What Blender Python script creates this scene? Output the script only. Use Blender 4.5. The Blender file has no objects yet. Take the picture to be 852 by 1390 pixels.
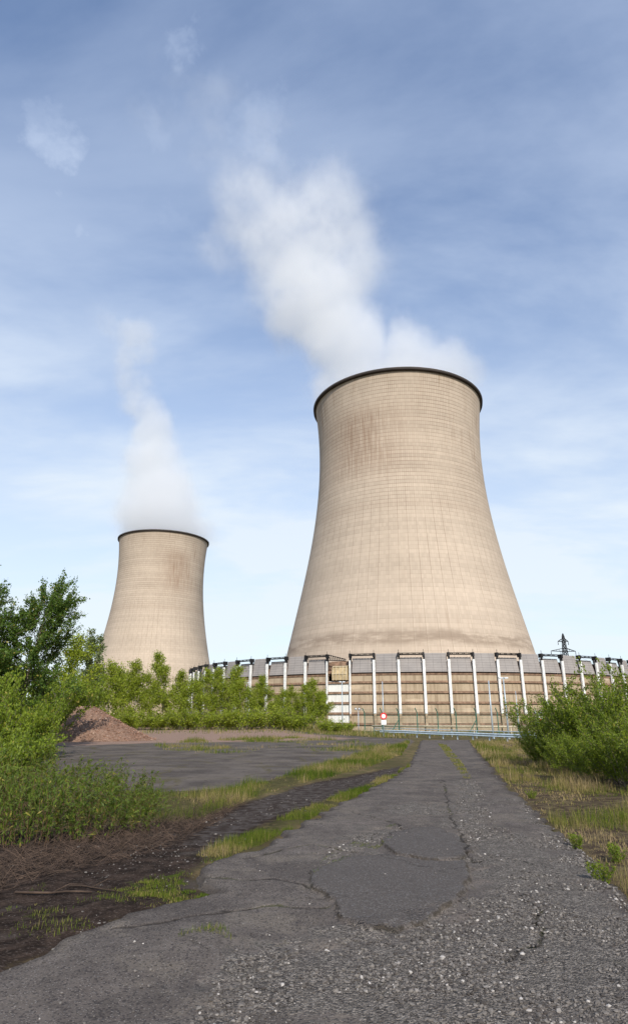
import bpy, math, numpy as np
from mathutils import Vector
sc = bpy.context.scene
COL = sc.collection
R = math.radians

# ------------------------------------------------------------------ camera survey (photo pixels -> ground points)
F_PX, CX, CY, PITCH, CAM_H = 854.0, 436.0, 664.0, R(19.95), 1.6
_c, _s = math.cos(PITCH), math.sin(PITCH)
def ray(x, y):
    v = CY - y
    return np.array([x - CX, F_PX*_c - v*_s, v*_c + F_PX*_s])
def G(x, y, z=0.0):
    r = ray(x, y); t = (z - CAM_H)/r[2]
    return (r[0]*t, r[1]*t)
def at(x, y, dist):
    """world point on the line of sight at a horizontal distance"""
    r = ray(x, y); t = dist/math.hypot(r[0], r[1])
    return np.array([r[0]*t, r[1]*t, CAM_H + r[2]*t])

# ------------------------------------------------------------------ numpy noise
def _hash(ix, iy, iz, seed):
    h = (ix*374761393 + iy*668265263 + iz*2147483647 + seed*1274126177) & 0xffffffff
    h = ((h ^ (h >> 13))*1274126177) & 0xffffffff
    h = (h ^ (h >> 16)) & 0xffffffff
    return h/4294967295.0
def vnoise(x, y, z=0.0, seed=0):
    x = np.asarray(x, float); y = np.asarray(y, float); z = np.zeros_like(x) + z
    ix, iy, iz = (np.floor(a).astype(np.int64) for a in (x, y, z))
    fx, fy, fz = x-ix, y-iy, z-iz
    fx, fy, fz = (f*f*(3-2*f) for f in (fx, fy, fz))
    r = 0
    for dx in (0, 1):
        for dy in (0, 1):
            for dz in (0, 1):
                w = (fx if dx else 1-fx)*(fy if dy else 1-fy)*(fz if dz else 1-fz)
                r = r + w*_hash(ix+dx, iy+dy, iz+dz, seed)
    return r
def fbm(x, y, z=0.0, seed=0, o=4):
    a, t, n = 1.0, 0, 0
    for i in range(o):
        f = 2**i
        t = t + a*vnoise(np.asarray(x)*f, np.asarray(y)*f, np.asarray(z)*f, seed+i*17); n += a; a *= .5
    return t/n
def sstep(a, b, x):
    t = np.clip((x-a)/(b-a), 0, 1); return t*t*(3-2*t)
def sdf(poly, X, Y):
    """signed distance, positive inside"""
    P = np.asarray(poly, float); n = len(P)
    d = np.full(X.shape, 1e9); inside = np.zeros(X.shape, bool)
    for i in range(n):
        ax, ay = P[i]; bx, by = P[(i+1) % n]
        ex, ey = bx-ax, by-ay
        t = np.clip(((X-ax)*ex + (Y-ay)*ey)/(ex*ex+ey*ey+1e-12), 0, 1)
        d = np.minimum(d, np.hypot(X-ax-t*ex, Y-ay-t*ey))
        c = ((ay > Y) != (by > Y)) & (X < (bx-ax)*(Y-ay)/((by-ay) if by != ay else 1e-12) + ax)
        inside ^= c
    return np.where(inside, d, -d)

# ------------------------------------------------------------------ object helpers
def tag(o, label=None, cat=None, group=None, kind=None):
    if label: o["label"] = label
    if cat: o["category"] = cat
    if group: o["group"] = group
    if kind: o["kind"] = kind
    return o
def empty(name, loc=(0, 0, 0), rz=0.0):
    o = bpy.data.objects.new(name, None); COL.objects.link(o)
    o.location = loc; o.rotation_euler = (0, 0, rz); o.empty_display_size = .2
    return o
def link(name, me, mat=None, parent=None, loc=None):
    o = bpy.data.objects.new(name, me); COL.objects.link(o)
    if mat: me.materials.append(mat)
    if parent: o.parent = parent
    if loc is not None: o.location = loc
    return o
def npmesh(name, V, Fq, smooth=False, attrs=None, fattrs=None, uv=None):
    """V (n,3); Fq (m,k) with constant k"""
    V = np.asarray(V, np.float32); Fq = np.asarray(Fq, np.int32); m, k = Fq.shape
    me = bpy.data.meshes.new(name)
    me.vertices.add(len(V)); me.vertices.foreach_set('co', V.ravel())
    me.loops.add(m*k); me.loops.foreach_set('vertex_index', Fq.ravel())
    me.polygons.add(m); me.polygons.foreach_set('loop_start', np.arange(m, dtype=np.int32)*k)
    me.polygons.foreach_set('use_smooth', np.full(m, bool(smooth)))
    for n_, a in (attrs or {}).items():
        at_ = me.attributes.new(n_, 'FLOAT', 'POINT'); at_.data.foreach_set('value', np.asarray(a, np.float32).ravel())
    for n_, a in (fattrs or {}).items():
        at_ = me.attributes.new(n_, 'FLOAT', 'FACE'); at_.data.foreach_set('value', np.asarray(a, np.float32).ravel())
    if uv is not None:
        l = me.uv_layers.new(name='UVMap'); l.data.foreach_set('uv', np.asarray(uv, np.float32)[Fq.ravel()].ravel())
    me.update(calc_edges=True); me.validate()
    return me
class MB:
    def __init__(s): s.V = []; s.F = []
    def add(s, V, F):
        n = len(s.V); s.V += [tuple(v) for v in V]; s.F += [tuple(i+n for i in f) for f in F]; return s
    def box(s, lo, hi, fr=None):
        x0, y0, z0 = lo; x1, y1, z1 = hi
        V = [(x, y, z) for z in (z0, z1) for x, y in ((x0, y0), (x1, y0), (x1, y1), (x0, y1))]
        if fr: V = [fr(*v) for v in V]
        return s.add(V, [(3, 2, 1, 0), (4, 5, 6, 7), (0, 1, 5, 4), (1, 2, 6, 5), (2, 3, 7, 6), (3, 0, 4, 7)])
    def tube(s, pts, rad, k=8, cap=True):
        pts = [Vector(p) for p in pts]
        if not hasattr(rad, '__len__'): rad = [rad]*len(pts)
        n0 = len(s.V); up = None
        for i, p in enumerate(pts):
            d = (pts[min(i+1, len(pts)-1)] - pts[max(i-1, 0)]).normalized()
            a = Vector((0, 0, 1)) if abs(d.z) < .95 else Vector((1, 0, 0))
            if up is not None and (up - d*up.dot(d)).length > .1: a = up
            u = (a - d*a.dot(d)).normalized(); up = u; w = d.cross(u)
            for j in range(k):
                t = 2*math.pi*j/k
                s.V.append(tuple(p + (u*math.cos(t) + w*math.sin(t))*rad[i]))
        for i in range(len(pts)-1):
            for j in range(k):
                a = n0+i*k+j; b = n0+i*k+(j+1) % k
                s.F.append((a, b, b+k, a+k))
        if cap:
            s.F.append(tuple(n0+j for j in reversed(range(k)))); s.F.append(tuple(n0+(len(pts)-1)*k+j for j in range(k)))
        return s
    def build(s, name, mat, parent=None, smooth=False, bevel=0, loc=None):
        me = bpy.data.meshes.new(name); me.from_pydata(s.V, [], s.F); me.update()
        if smooth: me.polygons.foreach_set('use_smooth', [True]*len(me.polygons))
        o = link(name, me, mat, parent, loc)
        if bevel:
            b = o.modifiers.new('bevel', 'BEVEL'); b.width = bevel; b.segments = 2; b.limit_method = 'ANGLE'
        return o
def copy_tree(o, parent=None):
    c = o.copy(); COL.objects.link(c); c.parent = parent
    for ch in list(o.children): copy_tree(ch, c)
    return c

# ------------------------------------------------------------------ material helpers
class NT:
    def __init__(s, name):
        s.m = bpy.data.materials.new(name); s.m.use_nodes = True
        s.t = s.m.node_tree; s.t.nodes.clear(); s.out = s.t.nodes.new('ShaderNodeOutputMaterial')
    def n(s, ty, **k):
        nd = s.t.nodes.new(ty)
        for a, v in k.items(): setattr(nd, a, v)
        return nd
    def set(s, sock, v):
        if isinstance(v, bpy.types.NodeSocket): s.t.links.new(v, sock)
        elif v is not None:
            if sock.type == 'RGBA' and len(v) == 3: v = (*v, 1)
            sock.default_value = v
    def math(s, op, a, b=None, c=None, clamp=False):
        nd = s.n('ShaderNodeMath', operation=op); nd.use_clamp = clamp
        s.set(nd.inputs[0], a)
        if b is not None: s.set(nd.inputs[1], b)
        if c is not None: s.set(nd.inputs[2], c)
        return nd.outputs[0]
    def vmath(s, op, a, b=None, scale=None):
        nd = s.n('ShaderNodeVectorMath', operation=op); s.set(nd.inputs[0], a)
        if b is not None: s.set(nd.inputs[1], b)
        if scale is not None: s.set(nd.inputs['Scale'], scale)
        return nd.outputs['Value'] if op in ('LENGTH', 'DOT_PRODUCT', 'DISTANCE') else nd.outputs[0]
    def mix(s, f, a, b, mode='MIX'):
        nd = s.n('ShaderNodeMix', data_type='RGBA', blend_type=mode)
        s.set(nd.inputs[0], f); s.set(nd.inputs[6], a); s.set(nd.inputs[7], b)
        return nd.outputs[2]
    def ramp(s, v, a, b, c=0.0, d=1.0, smooth=True):
        nd = s.n('ShaderNodeMapRange'); nd.interpolation_type = 'SMOOTHSTEP' if smooth else 'LINEAR'
        for i, q in enumerate((v, a, b, c, d)): s.set(nd.inputs[i], q)
        return nd.outputs[0]
    def noise(s, vec, scale, detail=4, rough=.55, dist=0.0, col=False):
        nd = s.n('ShaderNodeTexNoise'); s.set(nd.inputs['Vector'], vec)
        nd.inputs['Scale'].default_value = scale; nd.inputs['Detail'].default_value = detail
        nd.inputs['Roughness'].default_value = rough; nd.inputs['Distortion'].default_value = dist
        return nd.outputs[1 if col else 0]
    def voro(s, vec, scale, feature='F1', out=0):
        nd = s.n('ShaderNodeTexVoronoi', feature=feature); s.set(nd.inputs['Vector'], vec); nd.inputs['Scale'].default_value = scale
        return nd.outputs[out]
    def obj(s): return s.n('ShaderNodeTexCoord').outputs['Object']
    def pos(s): return s.n('ShaderNodeNewGeometry').outputs['Position']
    def uv(s): return s.n('ShaderNodeTexCoord').outputs['UV']
    def attr(s, name): return s.n('ShaderNodeAttribute', attribute_name=name).outputs['Fac']
    def scalev(s, vec, v3):
        return s.vmath('MULTIPLY', vec, v3)
    def bump(s, h, strength=.5, dist=.02):
        nd = s.n('ShaderNodeBump'); s.set(nd.inputs['Height'], h)
        nd.inputs['Strength'].default_value = strength; nd.inputs['Distance'].default_value = dist
        return nd.outputs[0]
    def pbr(s, color, rough=.9, normal=None, metal=0.0, spec=None):
        b = s.n('ShaderNodeBsdfPrincipled'); s.set(b.inputs['Base Color'], color); s.set(b.inputs['Roughness'], rough)
        b.inputs['Metallic'].default_value = metal
        if spec is not None: s.set(b.inputs['Specular IOR Level'], spec)
        if normal is not None: s.set(b.inputs['Normal'], normal)
        s.t.links.new(b.outputs[0], s.out.inputs[0]); return s.m
def simple(name, col, rough=.7, metal=0.0, var=.25, scale=3.0, spec=.3):
    m = NT(name); p = m.obj()
    f = m.noise(p, scale, 5, .6)
    c = m.mix(m.ramp(f, .35, .7), tuple(q*(1-var) for q in col), tuple(min(1, q*(1+var*.6)) for q in col))
    return m.pbr(c, rough, m.bump(m.noise(p, scale*8, 3), .15, .01), metal, spec)

def leaf_mat(name, dark, light, trans=.35):
    m = NT(name)
    t = m.attr('tint')
    c = m.mix(t, dark, light)
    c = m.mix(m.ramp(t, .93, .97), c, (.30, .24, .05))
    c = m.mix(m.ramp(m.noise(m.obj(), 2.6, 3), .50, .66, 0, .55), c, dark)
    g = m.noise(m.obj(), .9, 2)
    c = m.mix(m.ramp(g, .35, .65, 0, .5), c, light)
    a = m.n('ShaderNodeBsdfPrincipled'); m.set(a.inputs['Base Color'], c); a.inputs['Roughness'].default_value = .55
    a.inputs['Specular IOR Level'].default_value = .25
    b = m.n('ShaderNodeBsdfTranslucent'); m.set(b.inputs[0], m.mix(.5, c, (.35, .42, .04), 'MIX'))
    mx = m.n('ShaderNodeMixShader'); mx.inputs[0].default_value = trans
    m.t.links.new(a.outputs[0], mx.inputs[1]); m.t.links.new(b.outputs[0], mx.inputs[2]); m.t.links.new(mx.outputs[0], m.out.inputs[0])
    return m.m

M = {}
M['white'] = simple('white_paint', (.72, .71, .68), .6, 0, .18, 1.5)
M['brownconc'] = simple('brown_concrete', (.36, .27, .18), .9, 0, .3, .8)
M['black'] = simple('black_steel', (.018, .017, .018), .6, .2, .3)
M['beam'] = simple('rusty_beam', (.26, .165, .11), .9, 0, .35, 1.2)
M['pole'] = simple('galvanised_pole', (.42, .48, .52), .45, .3, .15)
M['green'] = simple('green_fence_steel', (.02, .13, .09), .5, 0, .2)
M['rail'] = simple('pale_rail', (.55, .63, .66), .45, .2, .15)
M['pipe'] = simple('cream_pipe', (.55, .46, .32), .6, 0, .2)
M['red'] = simple('red_sign_paint', (.62, .03, .03), .4, 0, .05)
M['signwhite'] = simple('white_sign_paint', (.8, .8, .8), .4, 0, .05)
M['bark'] = simple('grey_brown_bark', (.16, .13, .10), .9, 0, .4, 6)
M['birchbark'] = simple('pale_bark', (.30, .26, .20), .85, 0, .5, 5)
M['stem'] = simple('reddish_stem', (.13, .075, .04), .8, 0, .4, 8)
M['twig'] = simple('dead_twig', (.082, .054, .038), .9, 0, .5, 5)
M['lamp'] = simple('lamp_housing', (.6, .62, .65), .4, 0, .1)
M['rim'] = simple('dark_rim', (.045, .035, .03), .8, 0, .3, .1)
M['sheet'] = simple('beige_sheeting', (.48, .37, .21), .8, 0, .3, .7)
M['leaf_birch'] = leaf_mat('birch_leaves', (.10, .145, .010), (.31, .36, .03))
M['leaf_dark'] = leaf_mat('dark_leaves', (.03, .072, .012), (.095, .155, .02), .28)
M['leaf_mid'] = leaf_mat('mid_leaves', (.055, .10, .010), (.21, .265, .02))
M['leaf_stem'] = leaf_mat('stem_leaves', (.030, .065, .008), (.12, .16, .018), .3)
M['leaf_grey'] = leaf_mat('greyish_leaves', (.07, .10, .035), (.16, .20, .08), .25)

# ------------------------------------------------------------------ cooling tower shell material
def shell_mat():
    m = NT('cooling_tower_concrete')
    uv = m.uv(); sp = m.n('ShaderNodeSeparateXYZ'); m.set(sp.inputs[0], uv); u, v = sp.outputs[0], sp.outputs[1]   # u: turns 0..1, v: metres of height
    o = m.obj()
    base = m.mix(m.noise(m.scalev(o, (.03, .03, .02)), 1, 5, .6), (.36, .292, .225), (.53, .437, .345))
    # lifts: every ring of formwork has its own tone
    lift = m.math('FLOOR', m.math('MULTIPLY', v, 1/1.55))
    cell = m.math('FLOOR', m.math('MULTIPLY', u, 288))
    cmb = m.n('ShaderNodeCombineXYZ'); m.set(cmb.inputs[1], lift)
    wn = m.n('ShaderNodeTexWhiteNoise', noise_dimensions='3D'); m.set(wn.inputs[0], cmb.outputs[0])
    cmb2 = m.n('ShaderNodeCombineXYZ'); m.set(cmb2.inputs[0], cell); m.set(cmb2.inputs[1], lift)
    wn2 = m.n('ShaderNodeTexWhiteNoise', noise_dimensions='3D'); m.set(wn2.inputs[0], cmb2.outputs[0])
    tone = m.math('ADD', m.math('MULTIPLY', wn.outputs[0], .10), m.math('MULTIPLY', wn2.outputs[0], .10))
    base = m.mix(1.0, base, m.math('ADD', .88, tone), 'MULTIPLY')
    # joints
    def joint(c, n, w):
        f = m.math('FRACT', m.math('MULTIPLY', c, n)); return m.math('LESS_THAN', f, w)
    up = m.ramp(v, 60, 100)
    hj = m.math('MULTIPLY', joint(v, 1/1.55, .16), m.math('ADD', .14, m.math('MULTIPLY', up, .36)))
    vj = m.math('MULTIPLY', joint(u, 288, .15), m.math('ADD', .07, m.math('MULTIPLY', up, .34)))
    vm = m.math('MULTIPLY', joint(u, 72, .05), m.math('MULTIPLY', m.ramp(v, 95, 70), .42))
    vl = m.math('MULTIPLY', joint(u, 72, .12), m.math('MULTIPLY', m.ramp(v, 60, 22), .10))
    nz = m.ramp(m.noise(m.scalev(o, (.08, .08, .05)), 1, 3), .3, .7, .45, 1.2)
    j = m.math('MULTIPLY', m.math('ADD', m.math('ADD', hj, vj), vm), nz, clamp=True)
    base = m.mix(j, base, (.16, .105, .07))
    base = m.mix(vl, base, (.75, .66, .52))
    # streaks running down + rusty brown weathering patch of the upper left
    su = m.n('ShaderNodeCombineXYZ'); m.set(su.inputs[0], m.math('MULTIPLY', u, 150)); m.set(su.inputs[1], m.math('MULTIPLY', v, .035))
    st = m.ramp(m.noise(su.outputs[0], 1.0, 5, .65), .50, .74)
    big = m.ramp(m.noise(m.scalev(o, (.02, .02, .025)), 1, 3), .45, .62)
    hi = m.ramp(v, 78, 104)
    base = m.mix(m.math('MULTIPLY', m.math('MULTIPLY', st, m.math('ADD', .25, big)), m.math('ADD', .22, m.math('MULTIPLY', hi, .40)), clamp=True), base, (.20, .125, .075))
    # patch (u given as the attribute centre) : weathered streaks
    pt = m.attr('patch')
    st2 = m.ramp(m.noise(su.outputs[0], 1.7, 5, .7), .36, .66)
    base = m.mix(m.math('MULTIPLY', pt, m.math('ADD', .16, m.math('MULTIPLY', st2, .60)), clamp=True), base, (.23, .15, .10))
    # dirty band just over the roof of the ring
    bn = m.math('MULTIPLY', m.ramp(v, 24.5, 27), m.ramp(v, 32, 28.5))
    base = m.mix(m.math('MULTIPLY', bn, m.ramp(m.noise(m.scalev(o, (.06, .06, .25)), 1, 5, .65), .36, .60, 0, .62)), base, (.17, .125, .09))
    bn2 = m.math('MULTIPLY', m.ramp(v, 75, 77), m.ramp(v, 80, 78))
    base = m.mix(m.math('MULTIPLY', bn2, .14), base, (.2, .14, .1))
    b = m.bump(m.math('ADD', m.math('MULTIPLY', j, -1), m.math('MULTIPLY', m.noise(o, .7, 5), .4)), .5, .12)
    return m.pbr(base, .93, b, 0, .15)
M['shell'] = shell_mat()

def corr_mat(name, c1, c2):
    m = NT(name); uv = m.uv(); sp = m.n('ShaderNodeSeparateXYZ'); m.set(sp.inputs[0], uv)
    sm = m.math('PINGPONG', m.math('MULTIPLY', sp.outputs[0], .46), .5)
    w = m.math('PINGPONG', m.math('MULTIPLY', sp.outputs[1], 1.5), .5)
    n = m.noise(m.scalev(m.pos(), (.25, .25, .5)), 1, 5, .65)
    c = m.mix(m.ramp(n, .3, .7), c1, c2)
    c = m.mix(m.math('MULTIPLY', m.ramp(w, .16, 0), .40), c, (.08, .07, .07))
    c = m.mix(m.math('MULTIPLY', m.ramp(sm, .03, .01), .5), c, (.08, .07, .07))
    return m.pbr(c, .7, None, 0, .2)
M['fascia'] = corr_mat('corrugated_grey_sheet', (.25, .228, .215), (.30, .273, .255))
def wall_mat(name, a, b, dirt):
    m = NT(name); p = m.pos()
    c = m.mix(m.noise(m.scalev(p, (.22, .22, .5)), 1, 5, .65), a, b)
    st = m.ramp(m.noise(m.scalev(p, (1.6, 1.6, .12)), 1, 4, .6), .45, .72, 0, .55)
    c = m.mix(st, c, dirt)
    pale = m.ramp(m.noise(m.scalev(p, (.10, .10, .45)), 1, 3, .5), .60, .68, 0, .6)
    c = m.mix(pale, c, tuple(min(.8, q*1.6+.06) for q in a))
    return m.pbr(c, .92, m.bump(m.noise(p, 2.5, 5), .3, .05), 0, .15)
M['wall'] = wall_mat('stained_brown_panel', (.30, .232, .155), (.47, .375, .27), (.17, .12, .075))
M['wallwhite'] = wall_mat('white_panel', (.60, .60, .56), (.74, .73, .69), (.42, .38, .30))

# ------------------------------------------------------------------ big geometry constants
HT = 130.0
D1 = 1.98*HT; A1 = R(7.6)
C1 = np.array([D1*math.sin(A1), D1*math.cos(A1)])
D2 = 3.90*HT; A2 = R(-14.45)
C2 = np.array([D2*math.sin(A2), D2*math.cos(A2)])
RING_R, RING_Z = 83.0, 17.7

def gz(x, y):
    x = np.asarray(x, float); y = np.asarray(y, float)
    far = sstep(64, 105, y)
    right = sstep(-8, 12, x)
    z = far*(-1.7*right + .55*(1-right))
    z = z*(1 - sstep(250, 600, np.hypot(x, y))) + (-1.5)*sstep(250, 600, np.hypot(x, y))*0
    near = 1 - sstep(30, 90, np.hypot(x, y))
    z = z + near*((fbm(x*.35, y*.35, 0, 5, 3)-.5)*.10)
    return z

# ------------------------------------------------------------------ ground regions, surveyed in the photo
road_px_l = [(572, 1005), (566, 1020), (556, 1040), (530, 1058), (500, 1075), (450, 1100), (405, 1125), (360, 1150), (325, 1165), (290, 1176), (266, 1190), (272, 1203), (292, 1213), (250, 1223), (170, 1245), (100, 1270), (45, 1300), (-40, 1340), (-150, 1400)]
road_px_r = [(1000, 1400), (905, 1280), (852, 1222), (810, 1175), (760, 1133), (722, 1100), (690, 1070), (662, 1040), (645, 1020), (636, 1005)]
road_poly = [G(*p) for p in road_px_l] + [(-2.2, 2), (-2.6, -10), (2.6, -10), (2.4, 2)] + [G(*p) for p in road_px_r]
track_poly = [G(*p) for p in [(545, 1040), (500, 1050), (455, 1060), (420, 1066), (370, 1080), (330, 1097), (285, 1120), (250, 1150), (300, 1150), (345, 1118), (400, 1100), (440, 1088), (500, 1068), (548, 1050)]]
yard_poly = [G(*p) for p in [(30, 1012), (60, 1003), (180, 988), (300, 986), (450, 991), (545, 998), (562, 1006), (548, 1020), (500, 1028), (426, 1045), (340, 1066), (250, 1078), (120, 1082), (20, 1070), (-100, 1040)]]
red_poly = [G(*p) for p in [(20, 1008), (60, 996), (170, 989), (300, 987.5), (400, 994), (480, 1003), (420, 1005), (300, 1007), (200, 1009), (100, 1012)]]
dirt_poly = [G(*p) for p in [(560, 1046), (480, 1075), (400, 1110), (330, 1160), (260, 1185), (280, 1215), (170, 1250), (60, 1300), (-60, 1345), (-200, 1400), (-900, 1400), (-700, 1250), (-300, 1150), (0, 1130), (200, 1118), (280, 1100), (340, 1090), (420, 1064), (520, 1044)]]
gravel1 = [G(*p) for p in [(632, 1060), (645, 1062), (662, 1090), (668, 1112), (705, 1140), (760, 1142), (820, 1190), (870, 1250), (1000, 1400), (250, 1400), (300, 1310), (430, 1278), (540, 1268), (612, 1237), (645, 1200), (640, 1150), (615, 1122), (618, 1090), (625, 1062)]]
gravel2 = [G(*p) for p in [(445, 1178), (470, 1168), (530, 1140), (545, 1125), (500, 1128), (460, 1145), (435, 1165)]]
gravel3 = [G(*p) for p in [(500, 1112), (560, 1108), (612, 1110), (620, 1096), (560, 1090), (520, 1097)]]
gravel_edge = [G(*p) for p in [(700, 1083), (760, 1130), (810, 1172), (852, 1222), (870, 1250), (820, 1250), (770, 1180), (730, 1130)]]
patch_poly = [G(*p) for p in [(560, 1172), (600, 1176), (634, 1172), (641, 1195), (628, 1215), (612, 1231), (590, 1243), (570, 1252), (545, 1263), (500, 1264), (465, 1252), (450, 1232), (425, 1215), (420, 1190), (470, 1172), (520, 1168)]]
patch2_poly = [G(*p) for p in [(535, 1132), (590, 1128), (628, 1140), (640, 1160), (628, 1169), (590, 1172), (540, 1166), (515, 1150)]]
grassA = [G(*p) for p in [(556, 1008), (545, 1025), (500, 1042), (426, 1060), (370, 1075), (330, 1092), (270, 1112), (190, 1120), (120, 1100), (200, 1078), (320, 1070), (400, 1050), (470, 1030), (520, 1018)]]
grassB = [G(*p) for p in [(560, 1038), (530, 1052), (480, 1073), (430, 1092), (370, 1118), (300, 1148), (265, 1165), (300, 1170), (350, 1150), (400, 1124), (450, 1098), (500, 1074), (548, 1048)]]
mossP = [G(*p) for p in [(130, 1212), (190, 1198), (240, 1190), (250, 1205), (290, 1216), (250, 1224), (200, 1215), (160, 1222)]]
grassC = [G(*p) for p in [(175, 984.5), (300, 983), (430, 983), (540, 996), (560, 1003), (500, 1001), (430, 995), (330, 989), (200, 989)]]
verge_r = [G(*p) for p in [(636, 1006), (650, 1022), (668, 1042), (695, 1072), (727, 1102), (765, 1133), (815, 1175), (858, 1224), (910, 1280), (1100, 1400), (1500, 1400), (1300, 1120), (1000, 1060), (852, 1050), (740, 1012), (700, 1006)]]

# ------------------------------------------------------------------ ground mesh (polar sheet to the horizon)
def ground():
    th = np.concatenate([np.linspace(-.62, .62, 420), np.linspace(.62, 2*math.pi-.62, 90)[1:-1]])
    rr = np.concatenate([[0.0], np.geomspace(1.2, 130, 520), np.geomspace(130, 6000, 40)[1:]])
    T, Q = np.meshgrid(th, rr); nt, nr = len(th), len(rr)
    X = Q*np.sin(T); Y = Q*np.cos(T)
    Z = gz(X, Y)
    A = {n: np.clip(sdf(p, X, Y), -8, 8) for n, p in (('yard', yard_poly), ('track', track_poly), ('red', red_poly), ('dirt', dirt_poly), ('grassa', grassA), ('grassb', grassB), ('grassc', grassC), ('moss', mossP), ('road', road_poly), ('verge', verge_r))}
    close = 1 - sstep(25, 60, Q)
    Z = Z + close*(fbm(X*1.5, Y*1.5, 0, 11, 4)-.5)*.06*(1-sstep(.0, .25, np.maximum(np.maximum(A['yard'], A['track']), A['road'])+.1))
    Z = np.where(A['road'] > 0, Z-.012, Z)
    Z = Z + close*sstep(-.05, .15, A['grassa'])*.04
    Z = Z - sstep(-.25, .05, A['road'])*.02*close
    V = np.stack([X, Y, Z], -1).reshape(-1, 3)
    i = np.arange(nr-1)[:, None]; j = np.arange(nt)[None, :]; j2 = (j+1) % nt
    Fq = np.stack([i*nt+j, i*nt+j2, (i+1)*nt+j2, (i+1)*nt+j], -1).reshape(-1, 4)[:, ::-1]
    me = npmesh('ground', V, Fq, True, {k: v.ravel() for k, v in A.items()})
    m = NT('ground_soil'); p = m.pos()
    n1 = m.noise(p, .6, 6, .62); n2 = m.noise(p, 5, 6, .65); n3 = m.noise(p, 40, 4, .6)
    def mask(name, amp=.6, w=.08, nn=None):
        return m.ramp(m.math('ADD', m.attr(name), m.math('MULTIPLY', m.math('SUBTRACT', nn or n2, .5), amp)), -w, w)
    c = m.mix(m.ramp(n1, .35, .65), (.085, .065, .035), (.17, .125, .065))
    c = m.mix(m.ramp(n2, .45, .62, 0, .7), c, (.055, .075, .02))
    vg = m.mix(m.ramp(n2, .42, .6), (.06, .042, .03), (.13, .10, .055))
    c = m.mix(mask('verge'), c, vg)
    dirt = m.mix(m.ramp(n2, .35, .7), (.020, .014, .011), (.062, .043, .033))
    dirt = m.mix(m.ramp(n3, .54, .70, 0, .7), dirt, (.12, .095, .08))
    dirt = m.mix(m.ramp(m.noise(p, 1.1, 3, .5), .60, .68, 0, .45), dirt, (.10, .085, .075))
    c = m.mix(mask('dirt', .8, .15), c, dirt)
    asp = m.mix(m.ramp(n1, .35, .65), (.078, .066, .058), (.135, .115, .10))
    asp = m.mix(m.ramp(n3, .55, .75, 0, .5), asp, (.16, .15, .15))
    crack = m.voro(m.vmath('ADD', p, m.scalev(m.noise(p, 1.2, 3, .6, 0, True), (1.2, 1.2, 0))), .35, 'DISTANCE_TO_EDGE')
    asp = m.mix(m.ramp(crack, .035, .012, 0, .8), asp, (.10, .085, .045))
    bl = m.ramp(m.noise(m.scalev(p, (.5, .5, .3)), 1, 6, .7), .42, .64)
    asp = m.mix(m.math('MULTIPLY', bl, .7), asp, (.165, .138, .115))
    asp = m.mix(m.ramp(n2, .55, .68, 0, .6), asp, (.03, .026, .024))
    c = m.mix(mask('yard', .9, .1), c, asp)
    tr = m.mix(m.ramp(n2, .40, .62), (.042, .031, .026), (.085, .072, .064))
    c = m.mix(mask('track', .5, .1), c, tr)
    rd = m.mix(m.ramp(n3, .35, .7), (.24, .155, .115), (.42, .285, .215))
    c = m.mix(m.math('MULTIPLY', mask('red', 5.0, 1.0, n1), .8), c, rd)
    gs = m.mix(m.ramp(n2, .4, .6), (.05, .05, .018), (.10, .085, .035))
    for nm in ('grassa', 'grassb', 'grassc'):
        c = m.mix(m.math('MULTIPLY', mask(nm, .5, .15), .85), c, gs)
    c = m.mix(m.math('MULTIPLY', mask('moss', .7, .05), m.ramp(n2, .5, .6)), c, (.05, .065, .012))
    h = m.math('ADD', m.math('MULTIPLY', n2, 1.0), m.math('MULTIPLY', n3, .35))
    link('ground', me, m.pbr(c, .95, m.bump(h, .8, .05), 0, .04))['kind'] = 'structure'
ground()

def road_z(X, Y):
    """height of the broken road surface over the ground"""
    sd = sdf(road_poly, X, Y) + (fbm(X*3, Y*3, 0, 31, 4)-.5)*.35*np.clip(np.hypot(X, Y)/9, .5, 1.3)
    pt = sdf(patch_poly, X, Y) + (fbm(X*5, Y*5, 0, 37, 4)-.5)*.16
    p2 = sdf(patch2_poly, X, Y) + (fbm(X*5, Y*5, 0, 39, 4)-.5)*.16
    gr = np.maximum(np.maximum(sdf(gravel1, X, Y), sdf(gravel2, X, Y)), np.maximum(sdf(gravel3, X, Y), sdf(gravel_edge, X, Y)))
    gr = gr + (fbm(X*3.2, Y*3.2, 0, 41, 5)-.5)*.7
    z = -.03 + .055*sstep(-.03, .05, sd)
    z = z + .036*sstep(-.012, .012, np.maximum(pt, p2)) - .018*sstep(-.05, .08, gr)
    z = z + (fbm(X*1.2, Y*1.2, 0, 43, 3)-.5)*.03
    return z, sd, pt, p2, gr
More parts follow.
